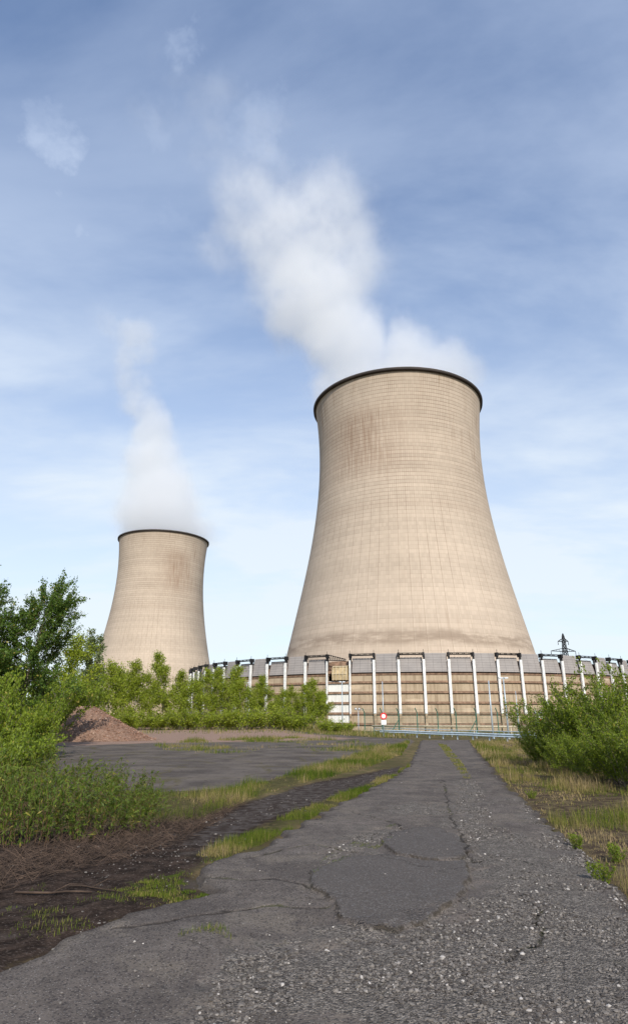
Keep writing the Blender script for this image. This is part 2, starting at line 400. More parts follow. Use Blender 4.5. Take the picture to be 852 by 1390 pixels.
def road():
    # centre line and half width by distance
    ys = np.geomspace(3.2, 58, 620); ys = np.concatenate([np.linspace(-10, 3.1, 24), ys])
    poly = np.array(road_poly)
    L = np.array([G(*p) for p in road_px_l]); Rr = np.array([G(*p) for p in road_px_r])
    L = np.vstack([L[::-1]]); L = L[L[:, 1].argsort()]; Rr = Rr[Rr[:, 1].argsort()]
    xl = np.interp(ys, np.r_[-10, 2, L[:, 1]], np.r_[-2.6, -2.2, L[:, 0]]) - .5
    xr = np.interp(ys, np.r_[-10, 2, Rr[:, 1]], np.r_[2.6, 2.4, Rr[:, 0]]) + .5
    t = np.linspace(0, 1, 260)
    X = xl[:, None] + (xr-xl)[:, None]*t[None]; Y = ys[:, None] + 0*X
    z, sd, pt, p2, gr = road_z(X, Y)
    zz = gz(X, Y) + z
    V = np.stack([X, Y, zz], -1).reshape(-1, 3); nt = len(t); nr = len(ys)
    i = np.arange(nr-1)[:, None]; j = np.arange(nt-1)[None, :]
    Fq = np.stack([i*nt+j, i*nt+j+1, (i+1)*nt+j+1, (i+1)*nt+j], -1).reshape(-1, 4)
    keep = (sd.reshape(-1)[Fq] > -.06).any(1)
    cd_ = np.full(X.shape, 9.0)
    wx = X + (fbm(X*4, Y*4, 0, 51, 4)-.5)*.22; wy = Y + (fbm(X*4, Y*4, 0, 52, 4)-.5)*.22
    for ln in ([(330, 1172), (420, 1150), (520, 1168), (600, 1174), (640, 1170)], [(280, 1196), (380, 1200), (425, 1212)], [(560, 1130), (500, 1110), (455, 1098)], [(640, 1170), (690, 1165), (760, 1180)], [(600, 1060), (612, 1110), (640, 1170)], [(300, 1240), (380, 1232), (430, 1236), (452, 1232)], [(560, 1050), (600, 1052), (640, 1048)], [(705, 1215), (735, 1235), (728, 1275), (690, 1300)], [(150, 1262), (240, 1252), (300, 1240)]):
        q = [G(*a) for a in ln]
        for (ax, ay), (bx, by) in zip(q, q[1:]):
            ex, ey = bx-ax, by-ay; t_ = np.clip(((wx-ax)*ex+(wy-ay)*ey)/(ex*ex+ey*ey), 0, 1)
            cd_ = np.minimum(cd_, np.hypot(wx-ax-t_*ex, wy-ay-t_*ey))
    zz = zz - .014*(1-sstep(.0, .035, cd_)); V[:, 2] = zz.ravel()
    me = npmesh('road', V, Fq[keep], True, {'edge': sd.ravel(), 'patch': np.maximum(pt, p2).ravel(), 'gravel': np.clip(gr, -2, 2).ravel(), 'newer': np.maximum(pt, p2).ravel(), 'crack': np.minimum(cd_, 1).ravel()})
    m = NT('worn_asphalt'); p = m.pos()
    n1 = m.noise(p, .7, 5, .6); n2 = m.noise(p, 6, 6, .65); n3 = m.noise(p, 60, 5, .7)
    agg = m.voro(p, 75, 'F1'); aggc = m.voro(p, 75, 'F1', 1)
    sepc = m.n('ShaderNodeSeparateColor'); m.set(sepc.inputs[0], aggc)
    asp = m.mix(m.ramp(n1, .3, .7), (.092, .076, .066), (.165, .138, .118))
    asp = m.mix(m.ramp(n2, .35, .7, 0, .5), asp, (.068, .058, .052))
    tan = m.ramp(m.noise(p, 1.1, 6, .7), .48, .62, 0, .75)
    asp = m.mix(tan, asp, (.17, .142, .115))
    asp = m.mix(m.math('MULTIPLY', m.ramp(sepc.outputs[0], .62, .95), m.ramp(agg, .5, .25, 0, .55)), asp, (.34, .31, .28))
    asp = m.mix(m.math('MULTIPLY', m.ramp(sepc.outputs[1], .7, .9), .6), asp, (.02, .018, .02))
    # gravel bed
    pj = m.vmath('ADD', p, m.scalev(m.noise(p, 25, 3, .6, 0, True), (.03, .03, .03))); a2 = m.voro(pj, 62, 'F1'); a2c = m.voro(pj, 62, 'F1', 1); s2 = m.n('ShaderNodeSeparateColor'); m.set(s2.inputs[0], a2c)
    gvl = m.mix(s2.outputs[0], (.055, .047, .041), (.31, .27, .23))
    gvl = m.mix(m.ramp(a2, .50, .85, 0, .7), gvl, (.035, .030, .028))
    gvl = m.mix(m.ramp(n3, .56, .70, 0, .7), gvl, (.26, .235, .21))
    gvl = m.mix(m.ramp(n2, .45, .65, 0, .6), gvl, (.10, .088, .078))
    gm = m.ramp(m.math('ADD', m.math('ADD', m.attr('gravel'), m.math('MULTIPLY', m.math('SUBTRACT', n2, .5), .6)), m.math('MULTIPLY', m.math('SUBTRACT', m.noise(p, 1.3, 4,   .6), .50), 2.0)), -.12, .22)
    c = m.mix(gm, asp, gvl)
    pm = m.ramp(m.attr('newer'), -.01, .015)
    nw = m.mix(m.ramp(n3, .3, .75), (.066, .057, .052), (.135, .116, .103))
    nw = m.mix(m.math('MULTIPLY', m.ramp(sepc.outputs[2], .8, .95), .5), nw, (.20, .19, .18))
    c = m.mix(pm, c, nw)
    # dark broken lip of the patch, moss in the cracks
    lip = m.ramp(m.math('ABSOLUTE', m.attr('newer')), .022, .003)
    c = m.mix(m.math('MULTIPLY', m.math('MULTIPLY', lip, m.ramp(n2, .4, .55)), .7), c, (.040, .032, .022))
    vv = m.vmath('ADD', p, m.scalev(m.noise(p, 2.2, 4, .65, 0, True), (.8, .8, 0)))
    cr = m.voro(vv, .55, 'DISTANCE_TO_EDGE')
    c = m.mix(m.math('MULTIPLY', m.ramp(cr, .010, .002), m.ramp(n1, .50, .62, 0, .5)), c, (.022, .018, .014))
    ms = m.math('MULTIPLY', m.ramp(m.noise(p, 2.4, 5, .7), .60, .68), m.ramp(n3, .4, .6, .2, .8))
    c = m.mix(m.math('MULTIPLY', ms, m.ramp(m.attr('gravel'), -.5, .1, 0, .35)), c, (.075, .075, .022))
    ck = m.ramp(m.math('ADD', m.attr('crack'), m.math('MULTIPLY', m.math('SUBTRACT', n2, .5), .05)), .030, .006, 0, .8)
    c = m.mix(ck, c, m.mix(m.ramp(n1, .45, .6), (.022, .018, .014), (.06, .062, .022)))
    c = m.mix(m.ramp(m.attr('edge'), .16, .0, 0, .55), c, (.035, .028, .024))
    h = m.math('ADD', m.math('MULTIPLY', m.math('SUBTRACT', 1, agg), m.ramp(sepc.outputs[0], .3, 1, .2, 1)), m.math('MULTIPLY', n3, .6))
    h = m.math('ADD', h, m.math('MULTIPLY', m.math('MULTIPLY', gm, m.math('SUBTRACT', 1, a2)), 2.2))
    rough = m.ramp(n2, .3, .7, .72, .95)
    link('road', me, m.pbr(c, rough, m.bump(h, .9, .010), 0, .10))['kind'] = 'structure'
road()
def surf(x, y):
    X = np.atleast_1d(np.asarray(x, float)); Y = np.atleast_1d(np.asarray(y, float))
    z, sd, *_ = road_z(X, Y)
    return gz(X, Y) + np.where(sd > 0, z, 0)

# ------------------------------------------------------------------ stones
rng = np.random.default_rng(7)
def in_poly_pts(poly, n, rng, nearbias=True):
    P = np.array(poly); lo, hi = P.min(0), P.max(0)
    out = []
    tot = 0
    while tot < n:
        q = rng.uniform(size=(n*3, 2))
        y = lo[1] + (hi[1]-lo[1])*q[:, 1]
        if nearbias:
            l = max(lo[1], 2.5); y = l*(hi[1]/l)**(q[:, 1]**.8)
        x = lo[0] + (hi[0]-lo[0])*q[:, 0]
        k = sdf(poly, x, y) > 0
        if nearbias:  # x uniform within polygon's box is fine; thin by nothing
            pass
        out.append(np.stack([x[k], y[k]], 1)); tot += k.sum()
        if k.sum() == 0: break
    return np.concatenate(out)[:n]
_ico_v = []
_p = (1+5**.5)/2
for a in (-1, 1):
    for b in (-_p, _p): _ico_v += [(a, b, 0), (0, a, b), (b, 0, a)]
_ico_v = np.array(_ico_v)/math.hypot(1, _p)
_ico_f = []
for i in range(12):
    for j in range(i+1, 12):
        for k in range(j+1, 12):
            d = [np.linalg.norm(_ico_v[a]-_ico_v[b]) for a, b in ((i, j), (j, k), (i, k))]
            if max(d) < 1.06:
                n = np.cross(_ico_v[j]-_ico_v[i], _ico_v[k]-_ico_v[i])
                _ico_f.append((i, j, k) if n @ _ico_v[i] > 0 else (i, k, j))
_ico_f = np.array(_ico_f)
def stones_mesh(name, P, S, rng, flat=.65):
    n = len(P)
    V = _ico_v[None]*rng.uniform(.6, 1.25, (n, 12, 1))*S[:, None, None]
    V = V*rng.uniform(.65, 1.25, (n, 1, 3)); V[:, :, 2] *= flat
    a = rng.uniform(0, 2*math.pi, n); ca, sa = np.cos(a)[:, None], np.sin(a)[:, None]
    X = V[:, :, 0]*ca - V[:, :, 1]*sa; Y = V[:, :, 0]*sa + V[:, :, 1]*ca
    V = np.stack([X, Y, V[:, :, 2]], -1) + P[:, None]
    Fq = (_ico_f[None] + (np.arange(n)*12)[:, None, None]).reshape(-1, 3)
    tint = np.repeat(rng.uniform(0, 1, n), 20)
    return npmesh(name, V.reshape(-1, 3), Fq, False, None, {'tint': tint})
def stone_mat(name, a, b, c3):
    m = NT(name); t = m.attr('tint')
    c = m.mix(t, a, b); c = m.mix(m.ramp(t, .93, .99), c, c3)
    return m.pbr(c, .85, m.bump(m.noise(m.pos(), 90, 3), .3, .004), 0, .25)
M['stones'] = stone_mat('grey_stones', (.045, .038, .034), (.20, .178, .158), (.42, .385, .35))
M['redstones'] = stone_mat('reddish_chippings', (.15, .075, .045), (.33, .20, .14), (.46, .34, .26))
pts = []; sz = []
for poly, n, s0, s1 in ((gravel1, 26000, .005, .019), (gravel2, 700, .006, .019), (gravel3, 700, .006, .017), (gravel_edge, 2600, .006, .022)):
    p = in_poly_pts(poly, n, rng); k = fbm(p[:, 0]*2.0, p[:, 1]*2.0, 0, 71, 4) > rng.uniform(.38, .62, len(p)); p = p[k]
    pts.append(p); sz.append(s0 + (s1-s0)*rng.random(len(p))**2.6)
p = in_poly_pts(road_poly, 9000, rng); k = (fbm(p[:, 0]*1.3, p[:, 1]*1.3, 0, 72, 3) > rng.uniform(.35, .8, len(p))) & (p[:, 1] > 3); p = p[k]
pts.append(p); sz.append(.004 + .008*rng.random(len(p))**2)
p = in_poly_pts(dirt_poly, 5000, rng); k = (fbm(p[:, 0]*1.3, p[:, 1]*1.3, 0, 73, 3) > .5) & (p[:, 0] > -12); p = p[k]
pts.append(p); sz.append(.004 + .016*rng.random(len(p))**4)
pts = np.concatenate(pts); sz = np.concatenate(sz)
sd_ = sdf(patch_poly, pts[:, 0], pts[:, 1]); keep = (sd_ < .02) | (rng.random(len(pts)) < .1); pts = pts[keep]; sz = sz[keep]
P3 = np.column_stack([pts, surf(pts[:, 0], pts[:, 1]) + sz*.25])
tag(link('gravel', stones_mesh('gravel', P3, sz, rng), M['stones']), 'loose grey gravel scattered over the broken asphalt road', 'gravel', kind='stuff')

# ------------------------------------------------------------------ grass
def blades(name, P, Hh, W, tint, rng, lean=.5):
    n = len(P); a = rng.uniform(0, 2*math.pi, n); d = np.stack([np.cos(a), np.sin(a), 0*a], 1); sd = np.stack([-d[:, 1], d[:, 0], 0*a], 1)
    ln = (rng.random(n)*lean)[:, None]; h = Hh[:, None]; w = (W*.5)[:, None]; up = np.array([[0, 0, 1.]])
    v0 = P - sd*w; v1 = P + sd*w
    mid = P + up*h*.55 + d*h*ln*.3
    v2 = mid + sd*w*.8; v3 = mid - sd*w*.8
    tip = P + up*h*(1-ln*.25) + d*h*ln
    V = np.stack([v0, v1, v2, v3, tip + sd*w*.12, tip - sd*w*.12], 1).reshape(-1, 3)
    b = (np.arange(n)*6)[:, None]
    Fq = np.concatenate([b+np.array([[0, 1, 2, 3]]), b+np.array([[3, 2, 4, 5]])])
    return npmesh(name, V, Fq, False, None, {'tint': np.concatenate([tint, tint])})
def grass_mat():
    m = NT('grass_blades'); t = m.attr('tint')
    c = m.mix(m.ramp(t, 0, .45, smooth=False), (.045, .085, .010), (.12, .15, .022))
    c = m.mix(m.ramp(t, .45, .75, smooth=False), c, (.27, .215, .085))
    c = m.mix(m.ramp(t, .8, 1, smooth=False), c, (.36, .27, .15))
    a = m.n('ShaderNodeBsdfDiffuse'); m.set(a.inputs[0], c)
    b = m.n('ShaderNodeBsdfTranslucent'); m.set(b.inputs[0], c)
    mx = m.n('ShaderNodeMixShader'); mx.inputs[0].default_value = .3
    m.t.links.new(a.outputs[0], mx.inputs[1]); m.t.links.new(b.outputs[0], mx.inputs[2]); m.t.links.new(mx.outputs[0], m.out.inputs[0])
    return m.m
M['grass'] = grass_mat()
def grass_field(name, label, poly, n, h0, h1, dry, clump, thr, seed, wide=1.0, edge=0.0, far=None):
    rg = np.random.default_rng(seed)
    p = in_poly_pts(poly, n, rg); x, y = p[:, 0], p[:, 1]
    c = fbm(x*clump, y*clump, 0, seed, 4)
    k = c > thr + rg.uniform(-.07, .07, len(x))
    k &= sdf(road_poly, x, y) < rg.uniform(-.05, .05, len(x))
    if edge: k &= sdf(poly, x, y) > rg.uniform(0, edge, len(x))
    x, y, c = x[k], y[k], c[k]; dist = np.hypot(x, y)
    Hh = (h0 + (h1-h0)*rg.random(len(x))**2)*(0.6 + 1.0*sstep(thr, thr+.2, c))
    W = wide*np.maximum(.0035, dist*.00042)*rg.uniform(.7, 1.4, len(x))
    t = np.clip(dry + (fbm(x*.8, y*.8, 0, seed+9, 3)-.5)*1.3 + rg.normal(0, .16, len(x)), 0, 1)
    P = np.column_stack([x, y, gz(x, y)-.01])
    o = link(name, blades(name, P, Hh, W, t, rg), M['grass']); tag(o, label, 'grass', kind='stuff')
grass_field('grass', 'green and straw coloured grass strip between the yard and the track', grassA, 46000, .03, .20, .50, 1.1, .38, 101)
grass_field('grass', 'short patchy grass strip along the left edge of the road', grassB, 20000, .02, .10, .45, 1.6, .42, 102)
grass_field('grass', 'dry yellow grass along the foot of the birch row', grassC, 30000, .1, .5, .62, .25, .30, 103, 1.2)
grass_field('grass', 'dry and green verge grass right of the road', verge_r, 95000, .04, .24, .66, .8, .47, 104, 1.0)
grass_field('moss', 'bright moss and weed tufts on the black soil', mossP, 7000, .010, .04, .32, 3.0, .50, 105, 1.5)
yard_g = [G(*p) for p in [(200, 1008), (400, 1000), (470, 1006), (540, 1012), (520, 1022), (426, 1020), (360, 1014), (340, 1024), (230, 1022)]]
grass_field('grass', 'thin tufts of dry grass growing in the cracks of the yard', yard_g, 26000, .05, .3, .6, .45, .54, 106, 1.1)
grass_field('grass', 'matted short dry grass and litter covering the right verge', verge_r, 60000, .008, .05, .85, 1.3, .44, 109, 1.6)
grass_field('grass', 'matted short dead grass between the yard and the track', grassA, 26000, .008, .04, .8, 1.3, .34, 110, 1.8)
beh = [(-60, 62), (-60, 110), (-6, 118), (60, 95), (60, 42), (22, 44), (11, 60), (3, 60), (-4, 70)]
grass_field('grass', 'dry grass between the steel rail and the fence', beh, 26000, .1, .4, .55, .2, .36, 107, 1.3)
mid_line = [G(*p) for p in [(594, 1010), (606, 1012), (622, 1030), (640, 1058), (632, 1062), (612, 1036)]]
def field_on_road(lab, poly, n, h0, h1, dry, thr, seed):
    rg = np.random.default_rng(seed); p = in_poly_pts(poly, n, rg); x, y = p.T
    k = fbm(x*2.2, y*2.2, 0, seed, 4) > thr + rg.uniform(-.05, .05, len(x)); x, y = x[k], y[k]; d = np.hypot(x, y)
    t = np.clip(dry + rg.normal(0, .2, len(x)), 0, 1)
    P = np.column_stack([x, y, surf(x, y)-.004])
    tag(link('grass', blades('grass', P, h0+(h1-h0)*rg.random(len(x))**2, np.maximum(.0035, d*.0005), t, rg), M['grass']), lab, 'grass', kind='stuff')
field_on_road('thin line of yellowish weeds along the middle of the far road', mid_line, 5000, .02, .08, .55, .46, 121)
field_on_road('low weeds and moss in the gravelly hollows of the road', [G(*p) for p in [(425, 1200), (440, 1185), (500, 1165), (560, 1125), (540, 1118), (450, 1160), (425, 1180)]], 4500, .006, .03, .3, .54, 122)
field_on_road('sparse weeds at the lower end of the road beside the broken slab', [G(*p) for p in [(210, 1275), (300, 1262), (330, 1290), (300, 1330), (220, 1310)]], 2500, .01, .06, .4, .56, 123)
# small weeds on the dirt
dirt_v = [G(*p) for p in [(60, 1200), (190, 1195), (330, 1160), (310, 1180), (290, 1216), (100, 1265), (0, 1290), (0, 1230)]]
grass_field('grass', 'scattered small weeds on the black soil left of the road', dirt_v, 9000, .01, .07, .2, 2.5, .60, 108, 1.3)

# ------------------------------------------------------------------ plants and trees
def leaves(P, Dv, S, rng, aspect=.55, up=.3):
    """rhombic folded leaves: P centres, Dv axis, S length"""
    n = len(P)
    a = Dv/np.maximum(np.linalg.norm(Dv, axis=1, keepdims=True), 1e-6)
    r = rng.normal(size=(n, 3)); r[:, 2] *= (1-up)
    b = r - a*(r*a).sum(1, keepdims=True); b /= np.maximum(np.linalg.norm(b, axis=1, keepdims=True), 1e-6)
    S = S[:, None]
    V = np.stack([P - a*S*.5, P + b*S*.5*aspect - a*S*.05, P + a*S*.5, P - b*S*.5*aspect - a*S*.05], 1).reshape(-1, 3)
    Fq = np.arange(n*4).reshape(n, 4)
    return V, Fq
class Tree:
    def __init__(s, rng): s.rng = rng; s.mb = MB(); s.seg = []
    def limb(s, p, d, L, r, n=5, droop=0.0, wob=.12, k=5, leafy=0.3, rt=.25):
        pts = [np.array(p, float)]; d = np.array(d, float); d /= np.linalg.norm(d)
        for i in range(n):
            d = d + s.rng.normal(size=3)*wob + np.array([0, 0, -droop]); d /= np.linalg.norm(d)
            pts.append(pts[-1] + d*L/n)
        s.mb.tube(pts, [r*(1-(1-rt)*i/n) for i in range(n+1)], k, False)
        if leafy is not None: s.seg.append((np.array(pts), leafy))
        return pts
    def leafcloud(s, n, size, spread, aspect=.55, axis_follow=.5, up=.3):
        rg = s.rng
        L = np.array([np.linalg.norm(q[-1]-q[0])*(1-l0) for q, l0 in s.seg]); pr = L/L.sum()
        idx = rg.choice(len(s.seg), n, p=pr); P = np.zeros((n, 3)); Dv = np.zeros((n, 3))
        for si in np.unique(idx):
            q, l0 = s.seg[si]; k = np.where(idx == si)[0]; m = len(q)-1
            t = (l0 + (1-l0)*rg.random(len(k)))*m; i = np.minimum(t.astype(int), m-1); f = (t-i)[:, None]
            P[k] = q[i]*(1-f) + q[i+1]*f; Dv[k] = q[i+1]-q[i]
        Dv /= np.linalg.norm(Dv, axis=1, keepdims=True)
        P += rg.normal(size=(n, 3))*spread
        Dv = Dv*axis_follow + rg.normal(size=(n, 3))*(1-axis_follow)
        V, Fq = leaves(P, Dv, size*rg.uniform(.6, 1.35, n), rg, aspect, up)
        return npmesh('crown', V, Fq, False, None, {'tint': rg.random(n)})
    def make(s, name, crown, cmat, tmat):
        root = empty(name)
        s.mb.build('trunk', tmat, root, True)
        link('crown', crown, cmat, root)
        return root
def perp_dir(az, el): return np.array([math.cos(az)*math.cos(el), math.sin(az)*math.cos(el), math.sin(el)])
def gen_tree(name, seed, H, cr, base, shape, nl, leaf_n, leaf_s, spread, el0, el1, cmat, tmat, tr=.12, droop=.02, sub=4, top=1.0):
    rg = np.random.default_rng(seed); T = Tree(rg)
    tp = T.limb((0, 0, -.1), (rg.normal()*.04, rg.normal()*.04, 1), H*top, tr, 8, 0, .05, 7, .8, .12)
    tp = np.array(tp)
    for i in range(nl):
        t = base + (.98-base)*(i+.5)/nl; f = t*8; j = min(int(f), 7); p = tp[j] + (tp[j+1]-tp[j])*(f-j)
        L = cr*shape(t)*rg.uniform(.6, 1.25); az = i*2.4 + rg.normal()*.4; el = el0 + (el1-el0)*t + rg.normal()*.12
        lp = T.limb(p, perp_dir(az, el), L, tr*(1-t*.85)*.42, 5, droop, .13, 4, .35)
        for q in range(sub):
            u = .3 + .65*rg.random(); jj = min(int(u*5), 4); sp = lp[jj] + (lp[jj+1]-lp[jj])*(u*5-jj)
            T.limb(sp, perp_dir(az+rg.normal()*.9, el+rg.normal()*.5), L*rg.uniform(.25, .5), tr*(1-t*.85)*.16, 3, droop, .15, 3, .1)
    cm = T.leafcloud(leaf_n, leaf_s, spread)
    return T.make(name, cm, cmat, tmat)
def gen_shrub(name, seed, H, cr, ns, leaf_n, leaf_s, spread, cmat, tmat, aspect=.5, stem_r=.012, tilt=.55, sub=3, l0=.2, droop=.02, follow=.5):
    rg = np.random.default_rng(seed); T = Tree(rg)
    for i in range(ns):
        az = rg.uniform(0, 6.283); tl = tilt*math.sqrt(rg.random()); rad = cr*.35*math.sqrt(rg.random())
        L = H*rg.uniform(.65, 1.05)
        lp = T.limb((rad*math.cos(az), rad*math.sin(az), -.05), perp_dir(az+rg.normal()*.5, math.pi/2-tl), L, stem_r, 6, droop, .07, 4, l0)
        for q in range(sub):
            u = .2 + .7*rg.random(); jj = min(int(u*6), 5); sp = lp[jj] + (lp[jj+1]-lp[jj])*(u*6-jj)
            T.limb(sp, perp_dir(rg.uniform(0, 6.283), rg.uniform(.3, 1.1)), L*rg.uniform(.2, .4), stem_r*.5, 3, droop, .12, 3, .1)
    cm = T.leafcloud(leaf_n, leaf_s, spread, aspect, follow)
    return T.make(name, cm, cmat, tmat)

birch_shape = lambda t: max(.06, (1-t))**.5*(1.0 if t > .2 else .75)
round_shape = lambda t: math.sqrt(max(.05, 1-((t-.55)/.55)**2))
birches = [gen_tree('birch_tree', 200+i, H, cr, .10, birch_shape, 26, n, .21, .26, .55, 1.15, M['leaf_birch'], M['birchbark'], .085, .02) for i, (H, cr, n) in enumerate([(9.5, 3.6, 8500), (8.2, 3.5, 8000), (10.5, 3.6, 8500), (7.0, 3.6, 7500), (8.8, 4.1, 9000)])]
PLACED = []
def put(src, used, x, y, sc_=1.0, rz=0.0, label=None, cat=None, group=None, z=None, sz=None):
    o = src if src.name not in used else copy_tree(src)
    used.add(src.name)
    o.location = (x, y, float(gz(x, y)) if z is None else z); o.rotation_euler = (0, 0, rz)
    o.scale = (sc_, sc_, sz or sc_)
    tag(o, label, cat, group); PLACED.append(o); return o
used = set()
# birch row: photo column, distance, height of the top in the photo, prototype, label
row = [
 (100, 66, 868, 4, 'tall thin birch with an open top between the dark tree and the far tower'),
 (120, 84, 905, 3, 'low bushy birch just behind the red gravel heap'),
 (152, 92, 900, 1, 'birch in front of the left foot of the far cooling tower'),
 (172, 98, 908, 3, 'lower birch right of the red heap, in front of the far tower'),
 (190, 90, 898, 0, 'rounded birch in front of the far tower, second left of the tallest pointed birch'),
 (208, 100, 916, 3, 'small birch filling the gap left of the tallest pointed birch'),
 (228, 90, 884, 2, 'tallest pointed birch, standing before the right foot of the far tower'),
 (246, 97, 912, 1, 'birch before the left end of the ring building'),
 (262, 88, 918, 3, 'birch with a bare pale trunk at the left end of the ring building'),
 (280, 94, 905, 4, 'birch in front of the leftmost white columns of the ring building'),
 (298, 90, 900, 0, 'birch second from the left end of the ring'),
 (316, 96, 899, 1, 'pointed birch covering the dark roof panels of the ring building'),
 (330, 88, 926, 3, 'short birch beside the lamp post among the trees'),
 (348, 95, 930, 4, 'short birch right of the lamp post among the trees'),
 (362, 90, 918, 0, 'narrow birch rising before the brown wall in the middle of the row'),
 (380, 96, 938, 3, 'low birch between the two last taller ones of the row'),
 (398, 89, 934, 4, 'wide low birch near the right end of the row'),
 (414, 93, 930, 1, 'birch third from the right end of the row'),
 (426, 87, 922, 0, 'birch near the white panelled bay, second from the right end of the row'),
 (436, 91, 940, 3, 'last low birch at the right end of the row'),
]
protoH = [9.5, 8.2, 10.5, 7.0, 8.8]
rg = np.random.default_rng(5)
for px, d, ty, k, lab in row:
    p = at(px, ty, d); g = float(gz(p[0], p[1])); s_ = (p[2]-g)/protoH[k]*(.9 if 255 < px < 325 else .98)
    put(birches[k], used, p[0], p[1], min(1.25, s_*1.05), rg.uniform(0, 6.28), lab, 'birch', 'young birches in a row across the yard', sz=s_)
# low scrub under the birches
scrub = [gen_shrub('scrub_bush', 260+i, 2.6, 2.4, 34, 5200, .17, .14, M['leaf_birch'], M['birchbark'], .55, .02, .8) for i in range(2)]
sl = ['behind the red heap', 'left of the pale leaning trunk', 'right of the red heap under the birches', 'below the pointed birch', 'at the left end of the ring building', 'under the row left of its middle', 'under the middle of the row', 'beside the lamp post among the trees', 'under the row right of its middle', 'before the right end of the row', 'at the foot of the white panelled bay', 'right of the white panelled bay']
for i, px in enumerate([130, 160, 188, 218, 248, 278, 306, 335, 366, 402, 446, 466]):
    d = 84 if px < 440 else 78
    p = at(px, 960, d); s_ = rg.uniform(.85, 1.15) if px < 440 else .62
    put(scrub[i % 2], used, p[0], p[1]+rg.normal()*.8, s_*1.15, rg.uniform(0, 6.28), 'low green scrub bush '+sl[i], 'bush', 'low scrub along the birch row', sz=s_)
# greyish small tree beside the far tower, dark tree on the left
gt = gen_tree('round_topped_tree', 301, 11.5, 1.9, .45, round_shape, 26, 4200, .26, .22, .5, 1.0, M['leaf_grey'], M['bark'], .10, .01)
p = at(140, 864, 80); put(gt, used, p[0], p[1], (p[2]-gz(p[0], p[1]))/11.6, .5, 'small round-topped greyish green tree beside the foot of the far cooling tower', 'tree')
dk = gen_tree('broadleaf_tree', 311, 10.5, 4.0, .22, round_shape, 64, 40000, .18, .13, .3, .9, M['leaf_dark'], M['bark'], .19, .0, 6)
p = at(8, 785, 36); put(dk, used, p[0]-.6, p[1], .70, 2.2, 'tall dark green broadleaf tree at the left edge, taller than all other trees', 'tree', sz=(p[2]-gz(p[0], p[1]))/11.2)
p = at(46, 815, 38); put(dk, used, p[0], p[1], .60, 4.4, 'dark green broadleaf tree right beside the tallest one at the left edge', 'tree', sz=(p[2]-gz(p[0], p[1]))/11.2)
# mid green bushes on the left in front of the heap
mid = [gen_shrub('leafy_bush', 320+i, 3.4, 3.2, 30, 12000, .15, .09, M['leaf_mid'], M['bark'], .5, .022, .9, 6) for i in range(3)]
ml = [(-30, 918, 24, 0, 'leafy bush at the left edge under the tallest dark tree'),
      (15, 905, 32, 1, 'leafy bush below the dark trees, back one'),
      (62, 902, 50, 2, 'leafy bush right of the dark trees, reaching up to the birches'),
      (38, 938, 30, 0, 'bright green bush overhanging the left slope of the red heap'),
      (100, 915, 68, 1, 'leafy bush directly behind the red gravel heap'),
      (-5, 975, 17, 2, 'bush at the left edge above the tall green weeds'),
      (18, 992, 20, 1, 'low bush at the foot of the red heap'),
      (-50, 890, 30, 2, 'large leafy bush mostly outside the left edge'),
      (-60, 970, 15, 1, 'bush just outside the left edge beside the weeds')]
for px, ty, d, k, lab in ml:
    p = at(px, ty, d); g = float(gz(p[0], p[1])); s_ = (p[2]-g)/3.3
    put(mid[k], used, p[0], p[1], max(.42, s_*.72), rg.uniform(0, 6.28), lab, 'bush', 'leafy bushes on the left', sz=s_)
# right hand bushes
rb = [gen_shrub('willow_bush', 340+i, 3.1, 3.0, 36, 19000, .10, .065, M['leaf_mid'], M['bark'], .42, .016, .75, 6) for i in range(3)]
rl = [(738, 985, 25, 0, 'low front-left willow bush of the right thicket, next to the steel rail'),
      (765, 936, 26, 1, 'willow bush whose tip covers the foot of the white columns'),
      (790, 932, 24, 2, 'willow bush in the middle of the right thicket'),
      (832, 912, 23, 0, 'tallest willow bush at the right edge'),
      (880, 900, 22, 1, 'willow bush half outside the right edge'),
      (800, 985, 19.5, 2, 'lower willow bush in front of the middle of the right thicket'),
      (850, 965, 18.5, 0, 'lower willow bush at the right edge beside the verge'),
      (768, 992, 22, 1, 'small willow bush at the front of the right thicket'),
      (910, 950, 17, 2, 'willow bush outside the right edge')]
for px, ty, d, k, lab in rl:
    p = at(px, ty, d); g = float(gz(p[0], p[1])); s_ = (p[2]-g)/3.0
    put(rb[k], used, p[0], p[1], s_*.9, rg.uniform(0, 6.28), lab, 'bush', 'willow bushes right of the road', sz=s_)
